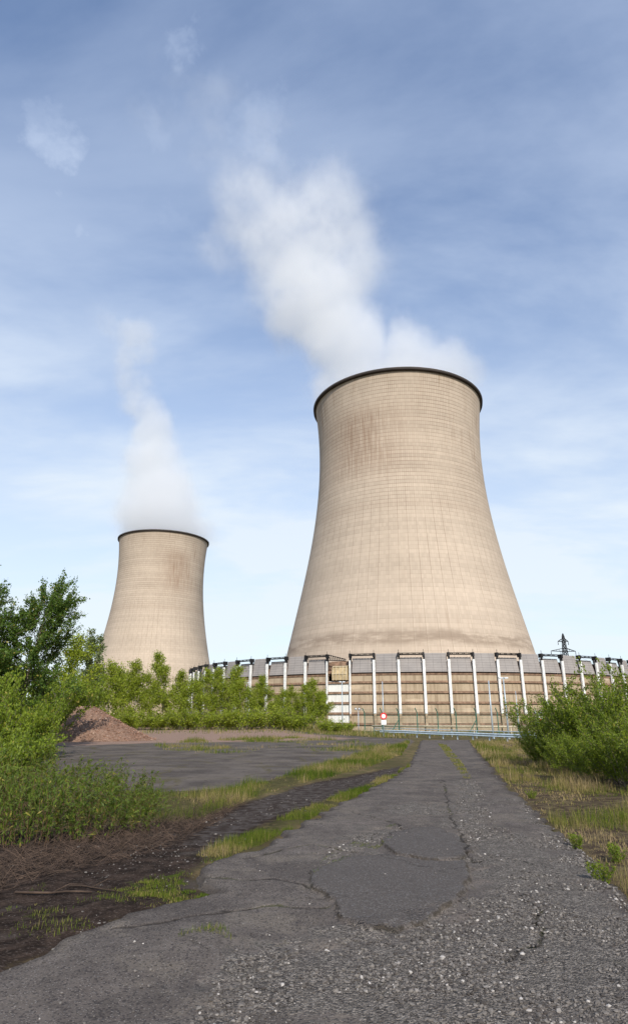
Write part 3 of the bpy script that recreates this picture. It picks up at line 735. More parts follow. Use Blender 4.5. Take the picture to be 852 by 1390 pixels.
# tall stemmed weeds in the left foreground
wd = [gen_shrub('tall_weed_clump', 360+i, 1.2, 1.0, 34, 1150, .085, .014, M['leaf_stem'], M['stem'], .24, .0042, .22, 1, .12, 0, .6) for i in range(4)]
wl = []
spots = [(-3.9, 9.4), (-4.7, 9.9), (-3.3, 9.9), (-4.0, 10.5), (-5.2, 10.8), (-2.75, 10.6), (-3.5, 11.3), (-4.5, 11.7), (-5.6, 12.2), (-6.4, 13.2), (-3.1, 12.0), (-4.2, 13.0), (-5.2, 13.8), (-7.4, 14.4), (-6.2, 15.2), (-4.9, 15.2), (-3.6, 13.2)]
for i, (x, y) in enumerate(spots):
    px = 436 + 854*x/(y*.98)
    lab = ('clump of tall green weeds ' + ['at the very left edge, nearest the camera', 'at the left edge behind the nearest clump', 'in the front row, second from the left edge', 'in the second row at the left', 'half outside the left edge, front', 'at the right end of the front row, thin stems', 'in the middle of the weed bed', 'left of the middle of the weed bed', 'in the third row at the left edge', 'outside the left edge, third row', 'right end of the second row, above the dead twigs', 'in the back row below the low bush', 'in the back row at the left', 'far back outside the left edge', 'far back at the left edge', 'at the back, below the red heap', 'rightmost at the back, beside the grass strip'][i])
    put(wd[i % 4], used, x, y, rg.uniform(.85, 1.2), rg.uniform(0, 6.28), lab, 'weeds', 'tall weed clumps in the left foreground', sz=rg.uniform(.85, 1.1)*(.42 + .5*float(np.clip((-x/y-.22)/.22, 0, 1))))
# small green herbs on the right verge
hb = gen_shrub('herb_clump', 380, .42, .3, 12, 800, .05, .02, M['leaf_mid'], M['stem'], .4, .003, .4, 1, .1)
for i, (px, py, lab) in enumerate([(783, 1150, 'green herb clump on the verge, half way along it'), (838, 1170, 'green herb clump at the right edge of the verge'), (815, 1195, 'green herb clump near the stones at the road edge'), (845, 1115, 'green herb clump below the willow bushes at the right edge'), (722, 1085, 'small green herb clump at the narrow part of the verge')]):
    x, y = G(px, py); put(hb, used, x, y, rg.uniform(.4, .6), rg.uniform(0, 6), lab, 'weeds', 'herb clumps on the right verge')

# dead twigs on the dirt
def twigs():
    rg = np.random.default_rng(9); mb = MB()
    reg = [G(*p) for p in [(0, 1165), (120, 1130), (230, 1115), (300, 1085), (330, 1095), (270, 1130), (200, 1165), (100, 1185), (0, 1215), (-120, 1240), (-150, 1200)]]
    P = in_poly_pts(reg, 3000, rg, False)
    for x, y in P:
        a = rg.uniform(0, 6.28); el = abs(rg.normal())*.45; L = rg.uniform(.08, .38); g = float(gz(x, y))
        d = np.array([math.cos(a)*math.cos(el), math.sin(a)*math.cos(el), math.sin(el)])
        q = np.array([x, y, g+.01]); m1 = q + d*L*.5 + rg.normal(size=3)*.015; e = q + d*L + rg.normal(size=3)*.03
        r = rg.uniform(.0012, .0032); mb.tube([q, m1, e], [r, r*.8, r*.4], 3, False)
    tag(mb.build('dead_twigs', M['twig']), 'tangle of dead brown twigs at the foot of the weeds', 'twigs', kind='stuff')
twigs()
def fallen(px, py, L, a, r, lab):
    x, y = G(px, py); rg = np.random.default_rng(int(px)); pts = []
    for i in range(7):
        q = (x + math.cos(a)*L*i/6 + rg.normal()*.02, y + math.sin(a)*L*i/6 + rg.normal()*.02)
        pts.append((q[0], q[1], float(gz(*q)) + r*.9 + .008))
    mb = MB().tube(pts, [r*(1-.08*i) for i in range(7)], 7)
    mb.tube([pts[3], (pts[3][0]+.12, pts[3][1]+.1, pts[3][2]+.05), (pts[3][0]+.25, pts[3][1]+.14, pts[3][2]+.04)], [r*.6, r*.4, r*.2], 5)
    tag(mb.build('fallen_branch', M['twig'], None, True), lab, 'branch', 'fallen branches on the black soil')
fallen(20, 1215, .75, .05, .012, 'long bare branch lying on the black soil at the left edge')
fallen(98, 1205, .5, -.4, .008, 'short bare branch lying on the black soil right of the long one')

# ------------------------------------------------------------------ red gravel heap
def heap():
    cx, cy = at(106, 1000, 56)[:2]; root = empty('gravel_heap', (cx, cy, float(gz(cx, cy))))
    tag(root, 'heap of reddish brown gravel behind the green bushes on the left', 'gravel heap')
    n = 110; g = np.linspace(-1, 1, n); X, Y = np.meshgrid(g, g); rr = np.hypot(X, Y)
    hx = X*6.6; hy = Y*5.5
    ang = np.arctan2(Y, X)
    e = rr*(1 + .10*np.sin(ang*2+.4) + .06*np.sin(ang*3))
    Z = 3.05*np.clip(1-e, 0, 1)**1.15; Z = 3.5*(.98-np.sqrt(e*e+.10))*1.06; Z = np.where(Z > 0, Z, Z*.1)
    Z = np.where(X > .1, Z*(1-.25*sstep(.1, .8, X)), Z)
    Z = Z + (fbm(hx*1.2, hy*1.2, 0, 3, 4)-.5)*.25*sstep(1.1, .6, rr) + (fbm(hx*6, hy*6, 0, 4, 3)-.5)*.10
    V = np.stack([hx, hy, np.maximum(Z, -.3)], -1).reshape(-1, 3)
    i = np.arange(n-1)[:, None]; j = np.arange(n-1)[None, :]
    Fq = np.stack([i*n+j, i*n+j+1, (i+1)*n+j+1, (i+1)*n+j], -1).reshape(-1, 4)
    Fq = Fq[(V[:, 2][Fq] > -.12).any(1)]
    m = NT('red_gravel_surface'); p = m.obj(); v = m.voro(p, 11, 'F1', 1); s_ = m.n('ShaderNodeSeparateColor'); m.set(s_.inputs[0], v)
    c = m.mix(s_.outputs[0], (.18, .108, .072), (.33, .215, .155)); c = m.mix(m.ramp(m.noise(p, .5, 3), .4, .65, 0, .4), c, (.14, .085, .06))
    link('heap_surface', npmesh('heap_surface', V, Fq, False), m.pbr(c, .95, m.bump(m.voro(p, 11), .8, .08), 0, .1), root)
    rg = np.random.default_rng(12); k = 7000; a = rg.uniform(0, n-1.01, (k, 2)); ii = a.astype(int); f = a-ii
    z = Z[ii[:, 1], ii[:, 0]]; ok = z > .02; x = (-1+2*a[:, 0]/(n-1))*6.6; y = (-1+2*a[:, 1]/(n-1))*5.5
    P = np.stack([x, y, z], 1)[ok]; S = rg.uniform(.03, .085, len(P))
    o = link('loose_stones', stones_mesh('loose_stones', P, S, rg), M['redstones'], root); o['kind'] = 'stuff'
heap()

# ------------------------------------------------------------------ cooling towers
prof = [(0, 52.5), (12, 50.0), (24.8, 47.4), (35.7, 45.2), (47.5, 42.5), (61.3, 39.4), (74.6, 37.0), (88.8, 35.45), (102.7, 34.9), (117.5, 35.2), (127.5, 36.1), (131.8, 36.5)]
def revolve(prof, nseg, z0=None, closed=True, face_az=0.0):
    P = np.array(prof); t = np.arange(nseg+1)/nseg*2*math.pi
    X = P[:, 1][:, None]*np.cos(t)[None]; Y = P[:, 1][:, None]*np.sin(t)[None]; Z = P[:, 0][:, None] + 0*X
    U = (t/(2*math.pi))[None] + 0*X; n = nseg+1; m = len(P)
    V = np.stack([X, Y, Z], -1).reshape(-1, 3); uv = np.stack([U, Z], -1).reshape(-1, 2)
    i = np.arange(m-1)[:, None]; j = np.arange(nseg)[None]
    Fq = np.stack([i*n+j, i*n+j+1, (i+1)*n+j+1, (i+1)*n+j], -1).reshape(-1, 4)
    return V, Fq, uv
def smooth_prof(prof, n=110):
    P = np.array(prof); z = np.linspace(P[0, 0], P[-1, 0], n)
    # quadratic fits blended: use a smooth cubic least squares so that the silhouette has no facets
    co = np.polyfit(P[:, 0], P[:, 1], 4); return [(a, float(np.polyval(co, a))) for a in z]
def tower(name, C, label, D, patch_c, patch_w, rz=0.0):
    root = empty(name, (C[0], C[1], -1.7)); tag(root, label, 'cooling tower', 'hyperbolic cooling towers')
    sp = smooth_prof(prof); sp = [(z+1.7, r) for z, r in sp]
    V, Fq, uv = revolve(sp, 288)
    ang = np.arctan2(V[:, 1], V[:, 0]); z = V[:, 2]
    da = (ang - patch_c + math.pi) % (2*math.pi) - math.pi
    pa = np.exp(-(da/patch_w)**2)*sstep(84, 98, z)*(1-sstep(114, 124, z))
    me = npmesh('shell', V, Fq, True, {'patch': pa}, None, uv)
    link('shell', me, M['shell'], root)
    zt, rt = sp[-1]
    rim = [(zt-.9, rt+.02), (zt-.7, rt+.95), (zt+.35, rt+1.05), (zt+.35, rt-.6)] + [(a, b-.7) for a, b in reversed(sp) if a < zt-1.0 and a > zt-26]
    V, Fq, uv = revolve(rim, 240)
    link('rim', npmesh('rim', V, Fq, True, None, None, uv), M['rim'], root)
    return root
th0 = math.atan2(-C1[1], -C1[0])
t1 = tower('cooling_tower', C1, 'near cooling tower of beige concrete, the larger in the photo, inside the ring building', D1, th0-.45, .46)
th2 = math.atan2(-C2[1], -C2[0])
t2 = tower('cooling_tower', C2, 'far cooling tower of beige concrete, the smaller on the left behind the trees', D2, th2+.35, .30)

t2.scale = (.95, .95, 1.02)
# ring building round the near tower
def pt(C, th, a, r, z): return (C[0] + r*math.cos(th+a), C[1] + r*math.sin(th+a), z)
def arc_sheet(C, th, a0, a1, rz_list, n=4):
    """curved closed panel; rz_list is the outline in (radius, z)"""
    m = len(rz_list); V = []; uv = []
    for i in range(n+1):
        a = a0 + (a1-a0)*i/n
        for r, z in rz_list: V.append(pt(C, th, a, r, z)); uv.append((a*RING_R, z))
    Fq = [(i*m+j, (i+1)*m+j, (i+1)*m+(j+1) % m, i*m+(j+1) % m) for i in range(n) for j in range(m)]
    return V, Fq, uv
def ring():
    C = C1; th = th0; step = R(4.5); ph = R(-1.75)
    root = empty('ring_building', (C[0], C[1], -1.7)); tag(root, 'low ring shaped building of brown panels and white columns around the near cooling tower', 'building')
    off = Vector((-C[0], -C[1], 1.7))
    def sheet(name, a0, a1, rz, mat, parent, n=3):
        V, Fq, uv = arc_sheet(C, th, a0, a1, rz, n)
        V = [(v[0]-C[0], v[1]-C[1], v[2]+1.7) for v in V]
        o = link(name, npmesh(name, V, Fq, False, None, None, uv), mat, parent); return o
    zt = RING_Z
    lo_b, hi_b = -18, 18
    for k in range(lo_b, hi_b):
        a0 = ph + k*step; a1 = a0+step; g = .004
        special = (k == -3); high = (k % 2 != 0)
        mat = M['wallwhite'] if special else M['wall']
        wallo = sheet('wall_panel', a0, a1, [(RING_R-.5, -3), (RING_R, -3), (RING_R, 12.1 if not special else 10.8), (RING_R-.5, 12.1 if not special else 10.8)], mat, root)
        bm = MB()
        for z in (10.45, 7.85, 5.25, 2.65, .05):
            V, Fq, uv = arc_sheet(C, th, a0+.0005, a1-.0005, [(RING_R+.01, z-.28), (RING_R+.42, z-.28), (RING_R+.42, z+.16), (RING_R+.01, z+.26)], 3)
            bm.add([(v[0]-C[0], v[1]-C[1], v[2]+1.7) for v in V], Fq)
        bm.build('beam', M['beam'], wallo)
        mul = MB()
        for q in range(1, 5):
            aq = a0 + step*q/5
            V, Fq, uv = arc_sheet(C, th, aq-.0007, aq+.0007, [(RING_R+.005, -2.9), (RING_R+.09, -2.9), (RING_R+.09, 10.1), (RING_R+.005, 10.1)], 1)
            mul.add([(v[0]-C[0], v[1]-C[1], v[2]+1.7) for v in V], Fq)
        mul.build('panel_joint', mat, wallo)
        # top beam under the fascia
        if not special:
            tb = MB(); V, Fq, uv = arc_sheet(C, th, a0+.0005, a1-.0005, [(RING_R-1.2, 12.25), (RING_R+.1, 12.15), (RING_R+.25, 12.6), (RING_R-1.2, 12.8)], 3)
            tb.add([(v[0]-C[0], v[1]-C[1], v[2]+1.7) for v in V], Fq); tb.build('top_beam', M['beam'], root)
            top = zt+.1 if high else zt-.95
            rt = RING_R-.55 if high else RING_R-.75
            sheet('roof_panel', a0+g, a1-g, [(RING_R+.15 if high else RING_R, 12.95), (RING_R+.38 if high else RING_R+.22, 12.95), (rt, top), (rt-.25, top-.05)], M['fascia'], root)
        # columns
        def fr_factory(a):
            ca, sa = math.cos(th+a), math.sin(th+a)
            return lambda u, r, z: (r*ca - u*sa, r*sa + u*ca, z+1.7)
        fr = fr_factory(a0)
        thin = k in (-3, -2)
        w = .2 if thin else .34
        MB().box((-w, RING_R+.5, 2.5), (w, RING_R+1.0, zt-1.6), fr).build('column', M['white'], root, False, .03)
        MB().box((-w*.9, RING_R+.45, -3), (w*.9, RING_R+.95, 2.49), fr).build('column_base', M['brownconc'], root)
        hd = MB().box((-.26, RING_R-.4, zt-.85), (.26, RING_R+1.05, zt+.2), fr)
        hd.box((-.16, RING_R+.4, zt-1.9), (.16, RING_R+.85, zt-.85), fr)
        hd.box((.18, RING_R+.3, zt-2.6), (.36, RING_R+.49, zt-.3), fr)
        hd.tube([fr(0, RING_R+.7, zt+.25), fr(0, RING_R+.7, zt+1.0)], .06, 5)
        hd.build('column_head', M['black'], root)
        if not high:
            tr = MB(); n = 8
            for zz, rr in ((zt+.05, RING_R+.5), (zt-.40, RING_R+.5), (zt-.2, RING_R+.0)):
                tr.tube([pt(C, th, a0+step*i/n, rr, zz) for i in range(n+1)], .10, 5)
            for i in range(n):
                z0, z1 = (zt+.05, zt-.45) if i % 2 else (zt-.45, zt+.05)
                tr.tube([pt(C, th, a0+step*i/n, RING_R+.5, z0), pt(C, th, a0+step*(i+1)/n, RING_R+.5, z1)], .06, 4)
                tr.tube([pt(C, th, a0+step*i/n, RING_R+.5, z0), pt(C, th, a0+step*(i+.5)/n, RING_R+.0, zt-.2)], .05, 4)
            tr.V = [(v[0]-C[0], v[1]-C[1], v[2]+1.7) for v in tr.V]
            tr.build('roof_truss', M['black'], root)
        if special:
            o = sheet('sheeting', a0+.018, a1-.008, [(RING_R-.1, 11.0), (RING_R+.9, 11.1), (RING_R+1.1, 12.6), (RING_R+.7, 14.6), (RING_R-.4, 14.9)], M['sheet'], root, 6)
            sb = MB()
            for q in range(0, 5):
                aq = a0 + .022 + (step-.034)*q/4
                sb.tube([pt(C, th, aq, RING_R+1.0, 11.0), pt(C, th, aq, RING_R+1.2, 12.6), pt(C, th, aq, RING_R+.8, 14.7)], .10, 5)
            for zz, rr in ((12.6, 1.2), (14.5, .9)): sb.tube([pt(C, th, a0+.02, RING_R+rr, zz), pt(C, th, a1-.01, RING_R+rr, zz)], .08, 5)
            sb.V = [(v[0]-C[0], v[1]-C[1], v[2]+1.7) for v in sb.V]; sb.build('sheeting_frame', M['pipe'], o)
            arm = MB(); n = 9
            up = [pt(C, th, a0+step*.86*i/n, RING_R+1.2, zt+.15-1.5*i/n) for i in range(n+1)]; dn = [pt(C, th, a0+step*.86*i/n, RING_R+1.2, zt-1.35-.45*i/n) for i in range(n+1)]
            arm.tube(up, .12, 5); arm.tube(dn, .12, 5)
            for i in range(n): arm.tube([up[i], dn[i+1]], .06, 4); arm.tube([dn[i], up[i]], .06, 4)
            arm.V = [(v[0]-C[0], v[1]-C[1], v[2]+1.7) for v in arm.V]; arm.build('crane_arm', M['black'], root)
            inner = MB(); V, Fq, uv = arc_sheet(C, th, a0, a1, [(RING_R-3, 10.9), (RING_R-2.5, 10.9), (RING_R-2.5, 16.2), (RING_R-3, 16.2)], 3)
            inner.add([(v[0]-C[0], v[1]-C[1], v[2]+1.7) for v in V], Fq); inner.build('inner_wall', M['beam'], root)
    a_lo = ph + lo_b*step; a_hi = ph + hi_b*step
    sheet('rear_wall', a_hi, a_lo+2*math.pi, [(RING_R-.5, -3), (RING_R, -3), (RING_R-.6, 17), (RING_R-1.0, 17)], M['wall'], root, 40)
    sheet('roof', 0, 2*math.pi*.99999, [(RING_R-1.6, 12.9), (RING_R-1.9, 16.0), (48.6, 17.6), (48.6, 12.9)], M['beam'], root, 120)
ring()
# plain ring wall of the far tower
V, Fq, uv = arc_sheet((0, 0), 0, 0, 2*math.pi*.99999, [(RING_R, 0), (RING_R-.8, 16.5), (48.5, 19.0), (48.5, 14), (RING_R-1.5, 14), (RING_R-1.5, 0)], 80)
rb2 = link('ring_wall', npmesh('ring_wall', V, Fq, False, None, None, uv), M['wall'], t2)

# ------------------------------------------------------------------ pylon
def pylon():
    p = at(763, 860, 400); H_ = p[2]; root = empty('electricity_pylon', (p[0], p[1], 0), A1)
    tag(root, 'dark steel lattice electricity pylon rising behind the right end of the ring building', 'pylon')
    def half(z): return 3.2*(1-z/H_) + .35
    mb = MB(); zs = [0]; 
    while zs[-1] < H_-2: zs.append(zs[-1] + max(2.2, half(zs[-1])*1.7))
    zs.append(H_)
    cs = [(-1, -1), (1, -1), (1, 1), (-1, 1)]
    for i in range(len(zs)-1):
        z0, z1 = zs[i], zs[i+1]; h0, h1 = half(z0), half(z1) if i < len(zs)-2 else .1
        for q in range(4):
            a, b = cs[q], cs[(q+1) % 4]
            mb.tube([(a[0]*h0, a[1]*h0, z0), (a[0]*h1, a[1]*h1, z1)], .20, 4)
            mb.tube([(a[0]*h0, a[1]*h0, z0), (b[0]*h1, b[1]*h1, z1)], .11, 4)
            mb.tube([(b[0]*h0, b[1]*h0, z0), (a[0]*h1, a[1]*h1, z1)], .11, 4)
            mb.tube([(a[0]*h1, a[1]*h1, z1), (b[0]*h1, b[1]*h1, z1)], .11, 4)
    mb.build('mast', M['black'], root)
    za = at(763, 883, 400)[2]
    for s_, L in ((-1, 8.5), (1, 6.5)):
        for zz, LL in ((za, L), (za+5.5, L*.42)):
            a = MB(); h = half(zz)
            for yy in (-.5, .5):
                a.tube([(s_*h, yy, zz+1.2), (s_*LL, yy*.2, zz-.4)], .16, 4); a.tube([(s_*h, yy, zz-.6), (s_*LL, yy*.2, zz-.4)], .16, 4)
            for i in range(4):
                t = i/4; a.tube([(s_*(h+(LL-h)*t), 0, zz-.6), (s_*(h+(LL-h)*(t+.12)), 0, zz+1.2-1.6*t)], .09, 4)
            o = a.build('crossarm', M['black'], root)
            MB().tube([(s_*LL, 0, zz-.4), (s_*LL, 0, zz-2.4)], [.16, .22], 6).build('insulator', M['black'], o)
    for s_, L in ((-1, 8.5), (1, 6.5)):
        q0 = Vector((s_*L, 0, za-2.4)); e = q0 + Vector((s_*95, 35, -24)); pts = []
        for i in range(14):
            t = i/13; v = q0.lerp(e, t); v.z -= 18*t*(1-t)*.6; pts.append(v)
        w = MB().tube(pts, .045, 4); w.build('wire', M['black'], root)
pylon()

# ------------------------------------------------------------------ poles, lamps, sign
def pole(px, ytop, d, label, name='lamp_post', cat='lamp post', head=None, r=.06, group=None):
    p = at(px, ytop, d); g = float(gz(p[0], p[1])); h = p[2]-g
    root = empty(name, (p[0], p[1], g)); tag(root, label, cat, group)
    MB().tube([(0, 0, -.2), (0, 0, h*.5), (0, 0, h)], [r*1.3, r*1.05, r*.75], 10).build('pole', M['pole'], root, True)
    MB().tube([(0, 0, -.05), (0, 0, .25)], r*1.9, 10).build('pole_base', M['pole'], root)
    if head == 'T':
        mb = MB().tube([(-.16, 0, h), (0, 0, h+.04), (.16, 0, h)], .03, 6); mb.build('bracket', M['pole'], root, True)
        for s_ in (-1, 1):
            o = MB().box((min(s_*.06, s_*.38), -.12, h+.0), (max(s_*.06, s_*.38), .12, h+.10)).build('lamp_head', M['lamp'], root, False, .03)
            MB().box((min(s_*.09, s_*.35), -.09, h-.03), (max(s_*.09, s_*.35), .09, h-.003)).build('lens', M['signwhite'], o)
    if head == 'flood':
        MB().tube([(-.4, 0, h-.05), (.55, 0, h-.05)], .02, 6).build('bracket', M['pole'], root)
        for s_ in (-.27, .1):
            o = MB().box((s_-.11, -.14, h-.03), (s_+.11, .08, h+.18)).build('floodlight', M['black'], root, False, .03)
            MB().box((s_-.08, -.155, h), (s_+.08, -.142, h+.15)).build('lens', M['lamp'], o)
    return root, h
gl = 'posts behind the steel rail'
pole(335.5, 927, 110, 'double lamp post rising among the birches', head='T')
pole(464, 926, 84, 'double lamp post in front of the white panelled bay', head='T')
pole(486, 963, 72, 'short post with two black floodlights left of the round sign', 'floodlight_post', 'floodlight', 'flood', .04)
pole(662.5, 924, 56, 'tall bare thin pole behind the rail, left of the double lamp', 'pole', 'pole')
pole(682.5, 921, 55, 'double lamp post behind the right half of the steel rail', head='T')
pole(699, 938, 58, 'shorter thin pole right of the double lamp post', 'pole', 'pole', None, .035)
pr, ph_ = pole(731, 968, 50, 'short post with two small black lamps and a red and white sign beside the bushes', 'floodlight_post', 'floodlight', 'flood', .04)
def plate(mb, cx_, z0, z1, w, y0, t=.02): return mb.box((cx_-w/2, y0-t, z0), (cx_+w/2, y0, z1))
plate(MB(), 0, ph_-.75, ph_-.2, .34, -.055).build('sign_plate', M['signwhite'], pr)
plate(MB(), .05, ph_-.70, ph_-.38, .16, -.078, .008).build('red_mark', M['red'], pr)
# no vehicles sign on the tall pole
p = at(518.5, 925, 60); g = float(gz(p[0], p[1])); h = p[2]-g
root = empty('road_sign', (p[0], p[1], g), -R(5)); tag(root, 'round white road sign with red ring on a tall thin pole left of the rail', 'road sign')
MB().tube([(0, 0, -.2), (0, 0, h)], [.05, .035], 10).build('pole', M['pole'], root, True)
zc = at(519, 972, 60)[2]-g
def disc(name, r0, r1, y0, y1, mat, parent, zc, n=40):
    mb = MB(); V = []
    for r, y in ((r0, y0), (r1, y0), (r1, y1), (r0, y1)):
        for i in range(n): a = 2*math.pi*i/n; V.append((r*math.cos(a)+.02, y, zc+r*math.sin(a)))
    Fq = [(k*n+i, k*n+(i+1) % n, ((k+1) % 4)*n+(i+1) % n, ((k+1) % 4)*n+i) for k in range(4) for i in range(n)]
    mb.add(V, Fq); return mb.build(name, mat, parent)
fc = disc('sign_face', .003, .2, -.075, -.06, M['signwhite'], root, zc)
disc('red_ring', .18, .29, -.095, -.058, M['red'], root, zc)
MB().box((-.2, -.075, zc-.72), (.24, -.06, zc-.34)).build('sign_plate', M['signwhite'], root, False, .01)

# ------------------------------------------------------------------ fence
def fence():
    pxs = [495, 519, 541.5, 567, 595, 620, 647.5, 677, 704, 731, 758, 785, 812, 840, 866]
    base = [at(px, 998, 66) for px in pxs]
    f = empty('green_fence', (base[0][0], base[0][1], 0)); tag(f, 'green steel security fence with angled post tops and thin wires before the ring building', 'fence')
    o0 = base[0]; top = []
    hgt = 2.05
    for i, b in enumerate(base):
        x, y = b[0]-o0[0], b[1]-o0[1]; g = float(gz(b[0], b[1]))
        MB().tube([(x, y, g-.2), (x, y, g+hgt), (x-.22, y-.28, g+hgt+.42)], .045, 6).build('fence_post', M['green'], f)
        top.append((x, y, g))
        if i in (2, 6, 9):
            MB().tube([(x-.9, y, g), (x, y, g+1.4)], .035, 6).build('brace', M['green'], f)
    for i in range(len(base)-1):
        (x0, y0, g0), (x1, y1, g1) = top[i], top[i+1]; mb = MB()
        for zz in np.linspace(.1, hgt-.05, 9): mb.tube([(x0, y0, g0+zz), (x1, y1, g1+zz)], .006 if zz < hgt-.1 else .014, 4, False)
        for zz in (.15, .3): mb.tube([(x0-.22*zz*2.4, y0-.28*zz*2.4, g0+hgt+zz), (x1-.22*zz*2.4, y1-.28*zz*2.4, g1+hgt+zz)], .006, 4, False)
        n = 24
        for k in range(1, n):
            t = k/n; mb.tube([(x0+(x1-x0)*t, y0+(y1-y0)*t, g0+.1), (x0+(x1-x0)*t, y0+(y1-y0)*t, g1+hgt-.05)], .0035, 3, False)
        mb.build('wire_mesh', M['green'], f)
fence()
# low steel rail
def rail():
    a = np.array(G(516, 998.5)); b = np.array(G(734, 1009.5)); o = empty('guard_rail', (a[0], a[1], 0)); tag(o, 'low pale steel guard rail across the end of the road', 'guard rail')
    d = (b-a); L = np.linalg.norm(d); u = d/L; nrm = np.array([u[1], -u[0]])
    def P(t, off, z): q = u*L*t + nrm*off; return (q[0], q[1], float(gz(a[0]+q[0], a[1]+q[1]))+z)
    pr = [(0, .30), (.05, .34), (.02, .40), (.0, .42), (.02, .44), (.05, .50), (0, .56)]
    n = 30; V = []; 
    for i in range(n+1):
        for off, z in pr: V.append(P(i/n, off+.06, z*.95))
        for off, z in reversed(pr): V.append(P(i/n, off+.054-.006, z*.95))
    m = 14; Fq = [(i*m+j, (i+1)*m+j, (i+1)*m+(j+1) % m, i*m+(j+1) % m) for i in range(n) for j in range(m)]
    MB().add(V, Fq).build('rail_beam', M['rail'], o)
    for i in range(11):
        t = (i+.3)/11; x, y, z = P(t, 0, 0); MB().box((x-.05, y-.04, z-.2), (x+.05, y+.04, z+.5)).build('rail_post', M['pole'], o)
    a2 = np.array(G(508, 996.0)); b2 = np.array(G(726, 1005.5)); o2 = empty('pipe_barrier', (a2[0], a2[1], 0)); tag(o2, 'thin double pipe barrier just behind the low steel guard rail', 'barrier')
    for zz in (.34, .58):
        MB().tube([(0, 0, zz), (b2[0]-a2[0], b2[1]-a2[1], zz)], .03, 6).build('pipe', M['rail'], o2)
    for i in range(8):
        t = i/7; x, y = (b2-a2)*t; MB().tube([(x, y, -.1), (x, y, .6)], .03, 6).build('support', M['pole'], o2)
rail()
a = at(505, 985.5, 98); b = at(800, 987, 92)
o = empty('cream_pipe', (a[0], a[1], -1.7)); tag(o, 'long cream coloured pipe running behind the green fence', 'pipe')
MB().tube([(0, 0, a[2]+1.7), (b[0]-a[0], b[1]-a[1], b[2]+1.7)], .14, 10).build('pipe', M['pipe'], o, True)
for i in range(7):
    t = i/6; x, y = (b[0]-a[0])*t, (b[1]-a[1])*t
    MB().box((x-.08, y-.08, -.3), (x+.08, y+.08, a[2]+1.7-.1)).build('support', M['pipe'], o)

# ------------------------------------------------------------------ steam plumes
def plume(name, label, spheres, dens, nscale, amp, seed, bounds, zrim):
    """spheres: (x,y,z,r,w)"""
    me = bpy.data.meshes.new(name)
    import bmesh
    bm = bmesh.new()
    for x, y, z, r, w in spheres:
        k = bmesh.ops.create_icosphere(bm, subdivisions=3, radius=r*bounds)
        bmesh.ops.translate(bm, verts=k['verts'], vec=(x, y, z))
    bm.to_mesh(me); bm.free()
    tmp = bpy.data.objects.new('tmp', me); COL.objects.link(tmp)
    md = tmp.modifiers.new('r', 'REMESH'); md.mode = 'VOXEL'; md.voxel_size = 2.5
    dg = bpy.context.evaluated_depsgraph_get(); dg.update()
    me2 = bpy.data.meshes.new_from_object(tmp.evaluated_get(dg)); bpy.data.objects.remove(tmp)
    me2.materials.clear()
    co_ = np.empty(len(me2.vertices)*3, np.float32); me2.vertices.foreach_get('co', co_); co_ = co_.reshape(-1, 3)
    co_[:, 2] = np.maximum(co_[:, 2], zrim+.35); me2.vertices.foreach_set('co', co_.ravel()); me2.update()
    m = NT(name+'_vapour'); p = m.pos()
    wv = m.noise(p, nscale, 6, .66, 0, True)
    p2 = m.vmath('ADD', p, m.vmath('MULTIPLY', m.vmath('SUBTRACT', wv, (.5, .5, .5)), (amp, amp, amp)))
    tot = None
    for x, y, z, r, w in spheres:
        d = m.vmath('DISTANCE', p2, (x, y, z))
        f = m.math('MULTIPLY', m.ramp(d, r*1.08, r*.45), w)
        tot = f if tot is None else m.math('MAXIMUM', tot, f)
    nz = m.noise(p, nscale*2.1, 6, .68)
    thin = m.math('SUBTRACT', 1.0, m.math('MINIMUM', tot, 1.0))
    k = m.ramp(m.math('SUBTRACT', nz, m.math('MULTIPLY', thin, .30)), .14, .42)
    spz = m.n('ShaderNodeSeparateXYZ'); m.set(spz.inputs[0], p)
    den = m.math('MULTIPLY', m.math('MULTIPLY', m.math('MULTIPLY', tot, k), dens), m.ramp(spz.outputs[2], zrim, zrim+5, .35, 1))
    v = m.n('ShaderNodeVolumePrincipled'); v.inputs['Color'].default_value = (.985, .987, .992, 1); v.inputs['Anisotropy'].default_value = .1
    m.set(v.inputs['Density'], den); m.t.links.new(v.outputs[0], m.out.inputs['Volume'])
    o = link(name, me2, m.m); tag(o, label, 'steam'); return o
def sph(lst, dist, drift=0.0):
    out = []
    for i, (px, py, rp, w) in enumerate(lst):
        p = at(px, py, dist + drift*i); k = np.linalg.norm(p - np.array([0, 0, CAM_H]))
        # pixel radius -> metres at that point
        r_ = ray(px, py); depth = (np.array([0, _c, _s]) @ (p-np.array([0, 0, CAM_H])))
        out.append((p[0], p[1], p[2], rp*depth/F_PX, w))
    return out
big = [(543, 560, 100, 1), (480, 520, 62, 1), (600, 505, 60, .9), (548, 472, 56, 1), (470, 465, 70, 1), (425, 405, 88, .8), (365, 375, 62, .4), (470, 350, 78, .55), (628, 500, 44, .55), (455, 530, 52, .8), (400, 325, 98, .6), (345, 285, 78, .42), (450, 290, 80, .5), (305, 330, 60, .3), (345, 400, 46, .16), (500, 330, 50, .2), (370, 235, 48, .28), (352, 178, 48, .24), (300, 205, 56, .15), (290, 130, 54, .11), (238, 85, 38, .11), (210, 170, 50, .10)]
plume('steam_plume', 'large white steam plume drifting up and left from the near cooling tower', sph(big, D1), .056, .028, 30, 1, 1.3, 132.2)
small = [(221, 748, 84, 1), (216, 705, 72, 1), (216, 665, 56, 1), (206, 625, 48, .95), (208, 585, 38, .8), (192, 555, 34, .6), (184, 520, 32, .5), (184, 482, 36, .45), (184, 452, 36, .4), (155, 442, 30, .22), (136, 425, 24, .12)]
